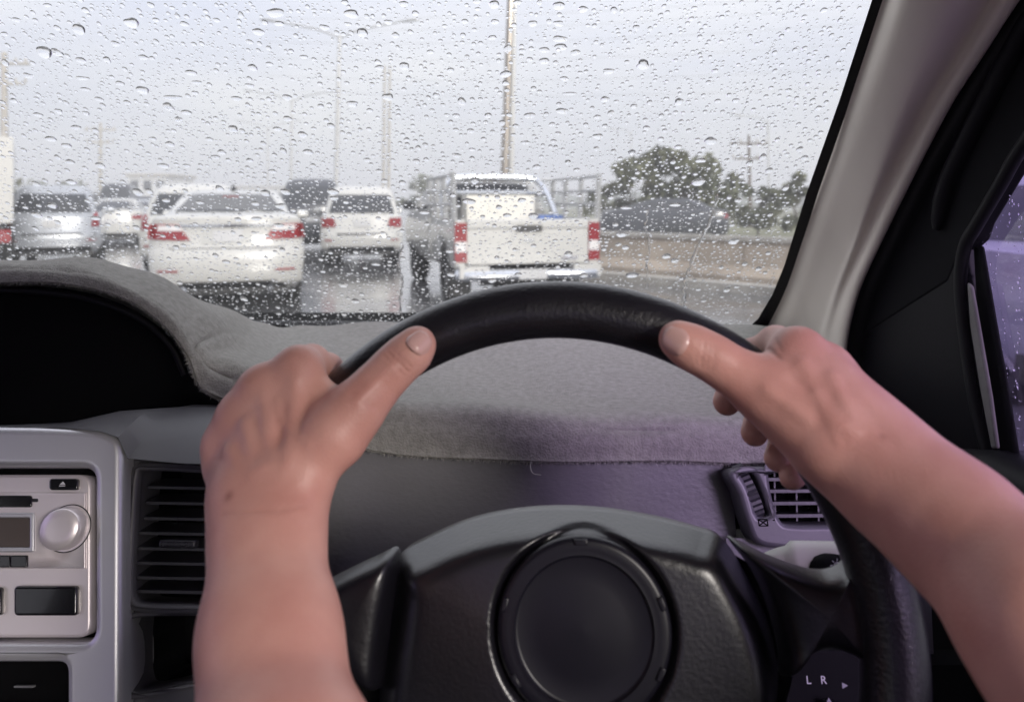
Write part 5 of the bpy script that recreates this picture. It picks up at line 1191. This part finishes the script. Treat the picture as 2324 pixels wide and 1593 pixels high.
for i, (u, v, w, h) in enumerate(big):
    vs, fs, p = raindrop(u, v, w, h)
    W_ = to_glass(vs, (0, 0, 0), WX, WS_UP, WS_N)
    o = mk('raindrop', W_, fs, M_water, None, True, 75); o.location = p
    if i in SPECIAL: tag(o, SPECIAL[i], 'raindrop')
    else:
        size = 'big' if w > 24 else ('medium' if w > 19 else ('small' if w > 15 else 'tiny')); shp = 'flat' if h/w < .40 else ('oval' if h/w < .52 else 'round')
        col_ = next(n for lim, n in ((110, 'at the left edge of the screen'), (240, 'near the far left utility pole'), (420, 'left of the street lamps'), (600, 'over the second street lamp'), (760, 'left of the tallest street lamp'), (900, 'right of the tallest street lamp'),
               (1030, 'over the white minivan side'), (1140, 'just left of the thick brown pole'), (1270, 'just right of the thick brown pole'), (1420, 'above the pickup rack side'), (1570, 'over the tall trees side'), (1720, 'near the brown utility pole'), (9999, 'beside the pillar')) if u < lim)
        row_ = next(n for lim, n in ((60, 'at the very top'), (130, 'high up'), (210, 'upper middle'), (290, 'halfway down'), (370, 'low in the sky'), (450, 'at car roof height'), (560, 'at tail light height'), (9999, 'near the bottom')) if v < lim)
        tag(o, f'{size} {shp} raindrop {row_}, {col_}', 'raindrop', 'raindrops on the windscreen')
# the countless small ones
def stuff_drops(name, gen, mat, X, U, Nn, label=None):
    AV = []; AF = []; k = 0
    protos = {}
    for p, a, b, seg in gen:
        if seg not in protos:
            protos[seg] = [drop_mesh(1, 1, 1, seg[0], seg[1], rs, .08) for _ in range(6)]
        vs, fs = protos[seg][rs.integers(6)]; hh = min(a, b)*rs.uniform(.34, .48)
        v_ = vs*np.array([a, b, hh]); v_ = to_glass(rot2(v_, rs.normal()*.08), p, X, U, Nn); AV.append(v_); AF += [tuple(q+k for q in f) for f in fs]; k += len(v_)
    AV = np.concatenate(AV); me = bpy.data.meshes.new(name); me.from_pydata(AV.tolist(), [], AF); me.materials.append(mat)
    me.polygons.foreach_set('use_smooth', [True]*len(me.polygons)); sharp(me, 75)
    o = link(bpy.data.objects.new(name, me)); o['kind'] = 'stuff'; return o
cell = {}
def free(u, v, w):
    c = (int(u//40), int(v//40))
    for i in (-1, 0, 1):
        for j in (-1, 0, 1):
            for a, b, q in cell.get((c[0]+i, c[1]+j), ()):
                if abs(u-a) < (w+q)*.55 and abs(v-b) < (w+q)*.36: return False
    cell.setdefault(c, []).append((u, v, w)); return True
for u, v, w in occ: free(u, v, w)
small = []; t = 0
while len(small) < 13500 and t < 260000:
    t += 1; u = rs.uniform(-60, 1985); v = 790*rs.uniform(0, 1)**.78-40
    q = rs.uniform()
    low_ = np.clip((v-330)/250, 0, 1)
    if q < .20*(1-low_*.4): w = rs.uniform(6.5, 12)
    elif q < .55: w = rs.uniform(3.6, 6.5)
    else: w = rs.uniform(1.7, 3.6)
    if w < 3.6 and rs.uniform() > .45+.55*low_: continue
    if u > edge_u(v)-w*.5-2 or v > 760 or v < -40: continue
    if u < 350 and v > 660: continue
    if not free(u, v, w): continue
    p = ws_pt(u, v, GAP); a = w*.56/F*p.y; r_ = rs.uniform(.85, 1.25); b = a*r_
    small.append((p, a, b, (14, 5) if w > 6.5 else ((10, 4) if w > 3.6 else (7, 3))))
stuff_drops('fine_raindrops', small, M_water, WX, WS_UP, WS_N)
# water tracks running down the screen
def track(pts, w, label, beads=False):
    path = catmull(pts, 7); r_ = np.random.default_rng(int(pts[0][0])); c = []
    for i, q in enumerate(path):
        jit = r_.normal()*1.6; c.append((q[0]+jit, q[1]))
    if beads:
        mb = MB(); acc = 0
        for (a, b), (c_, d) in zip(c, c[1:]):
            L_ = math.hypot(c_-a, d-b); k = max(1, int(L_/7))
            for j in range(k):
                t_ = j/k; 
                if r_.uniform() < .25: continue
                u, v = a+(c_-a)*t_, b+(d-b)*t_; p = ws_pt(u, v, GAP); aa = w*.5/F*p.y*r_.uniform(.6, 1.3); vs, fs = drop_mesh(aa, aa*r_.uniform(1.2, 2.6), aa*.45, 10, 4, r_, .2)
                mb.add(to_glass(rot2(vs, -math.atan2(a-c_, d-b)*0), p, WX, WS_UP, WS_N), fs)
        o = mb.build('water_track', M_water, None, True, 75)
    else:
        vs = []; n = 8
        for i, (u, v) in enumerate(c):
            p = ws_pt(u, v, GAP); hw = w*.5/F*p.y*r_.uniform(.45, 1.25)*(1.6 if i == len(c)-1 else 1)*(.3 if i == 0 else 1)
            for k in range(n+1):
                x = -1+2*k/n; vs.append(p+WX*(hw*x)+WS_N*(hw*.5*math.sqrt(max(0, 1-x*x))))
        fs = grid_faces(len(c), n+1)+[(i*(n+1), (i+1)*(n+1), (i+1)*(n+1)+n, i*(n+1)+n) for i in range(len(c)-1)]+[tuple(range(n+1)), tuple((len(c)-1)*(n+1)+k for k in reversed(range(n+1)))]
        o = fixn(mk('water_track', vs, fs, M_water, None, True, 75))
    tag(o, label, 'water track')
track([(1802, 0), (1750, 110), (1700, 220), (1668, 310), (1640, 400), (1630, 440)], 4.5, 'long slanting dotted line of beads running to the upper right on the screen', True)
track([(1630, 440), (1612, 500), (1585, 560), (1562, 620), (1552, 660), (1554, 700)], 8, 'thick slanting run of water in front of the concrete barrier')
track([(1470, 475), (1466, 520), (1474, 560), (1467, 610), (1466, 655)], 5, 'thin wavy run of water left of the thick slanting one')
track([(912, 555), (906, 600), (914, 640), (908, 680), (912, 720)], 5, 'wavy run of water between the white minivan and the pickup')
track([(545, 300), (530, 345), (515, 395), (508, 415)], 3.4, 'short dotted trail above the white sedan roof', True)
track([(1412, 270), (1402, 310), (1396, 350), (1398, 372)], 4, 'dotted trail ending in a dark blob above the pickup rack', True)
track([(1745, 640), (1752, 690), (1735, 725)], 3.4, 'short faint trail near the lower corner of the screen', True)
track([(1760, 545), (1752, 600), (1756, 650)], 3.0, 'thin dotted trail beside the pillar above the corner', True)
# drops on the side window
swd = []
for k in range(2600):
    y = rs.uniform(.50, .80); z = rs.uniform(.98, 1.50); a = rs.choice([rs.uniform(.0004, .0008), rs.uniform(.0008, .0017)], p=[.7, .3])
    swd.append((Vector((.4404, y, z)), a, a*rs.uniform(.9, 1.3), (10, 4)))
stuff_drops('side_window_raindrops', swd, M_water, Vector((0, -1, 0)), Vector((0, 0, 1)), Vector((1, 0, 0)))

# ================================================================== HAZE: thin wet air
hz = MB().box(-520, 520, -70, 620, -1.0, 16.0).build('haze', None, None, False)
hm = bpy.data.materials.new('thin rain haze'); hm.use_nodes = True; t = hm.node_tree; t.nodes.clear()
o_ = t.nodes.new('ShaderNodeOutputMaterial'); pv_ = t.nodes.new('ShaderNodeVolumePrincipled'); pv_.inputs['Density'].default_value = .005; pv_.inputs['Color'].default_value = (.92, .93, .96, 1)
t.links.new(pv_.outputs[0], o_.inputs['Volume']); hz.data.materials.append(hm); hz['kind'] = 'stuff'
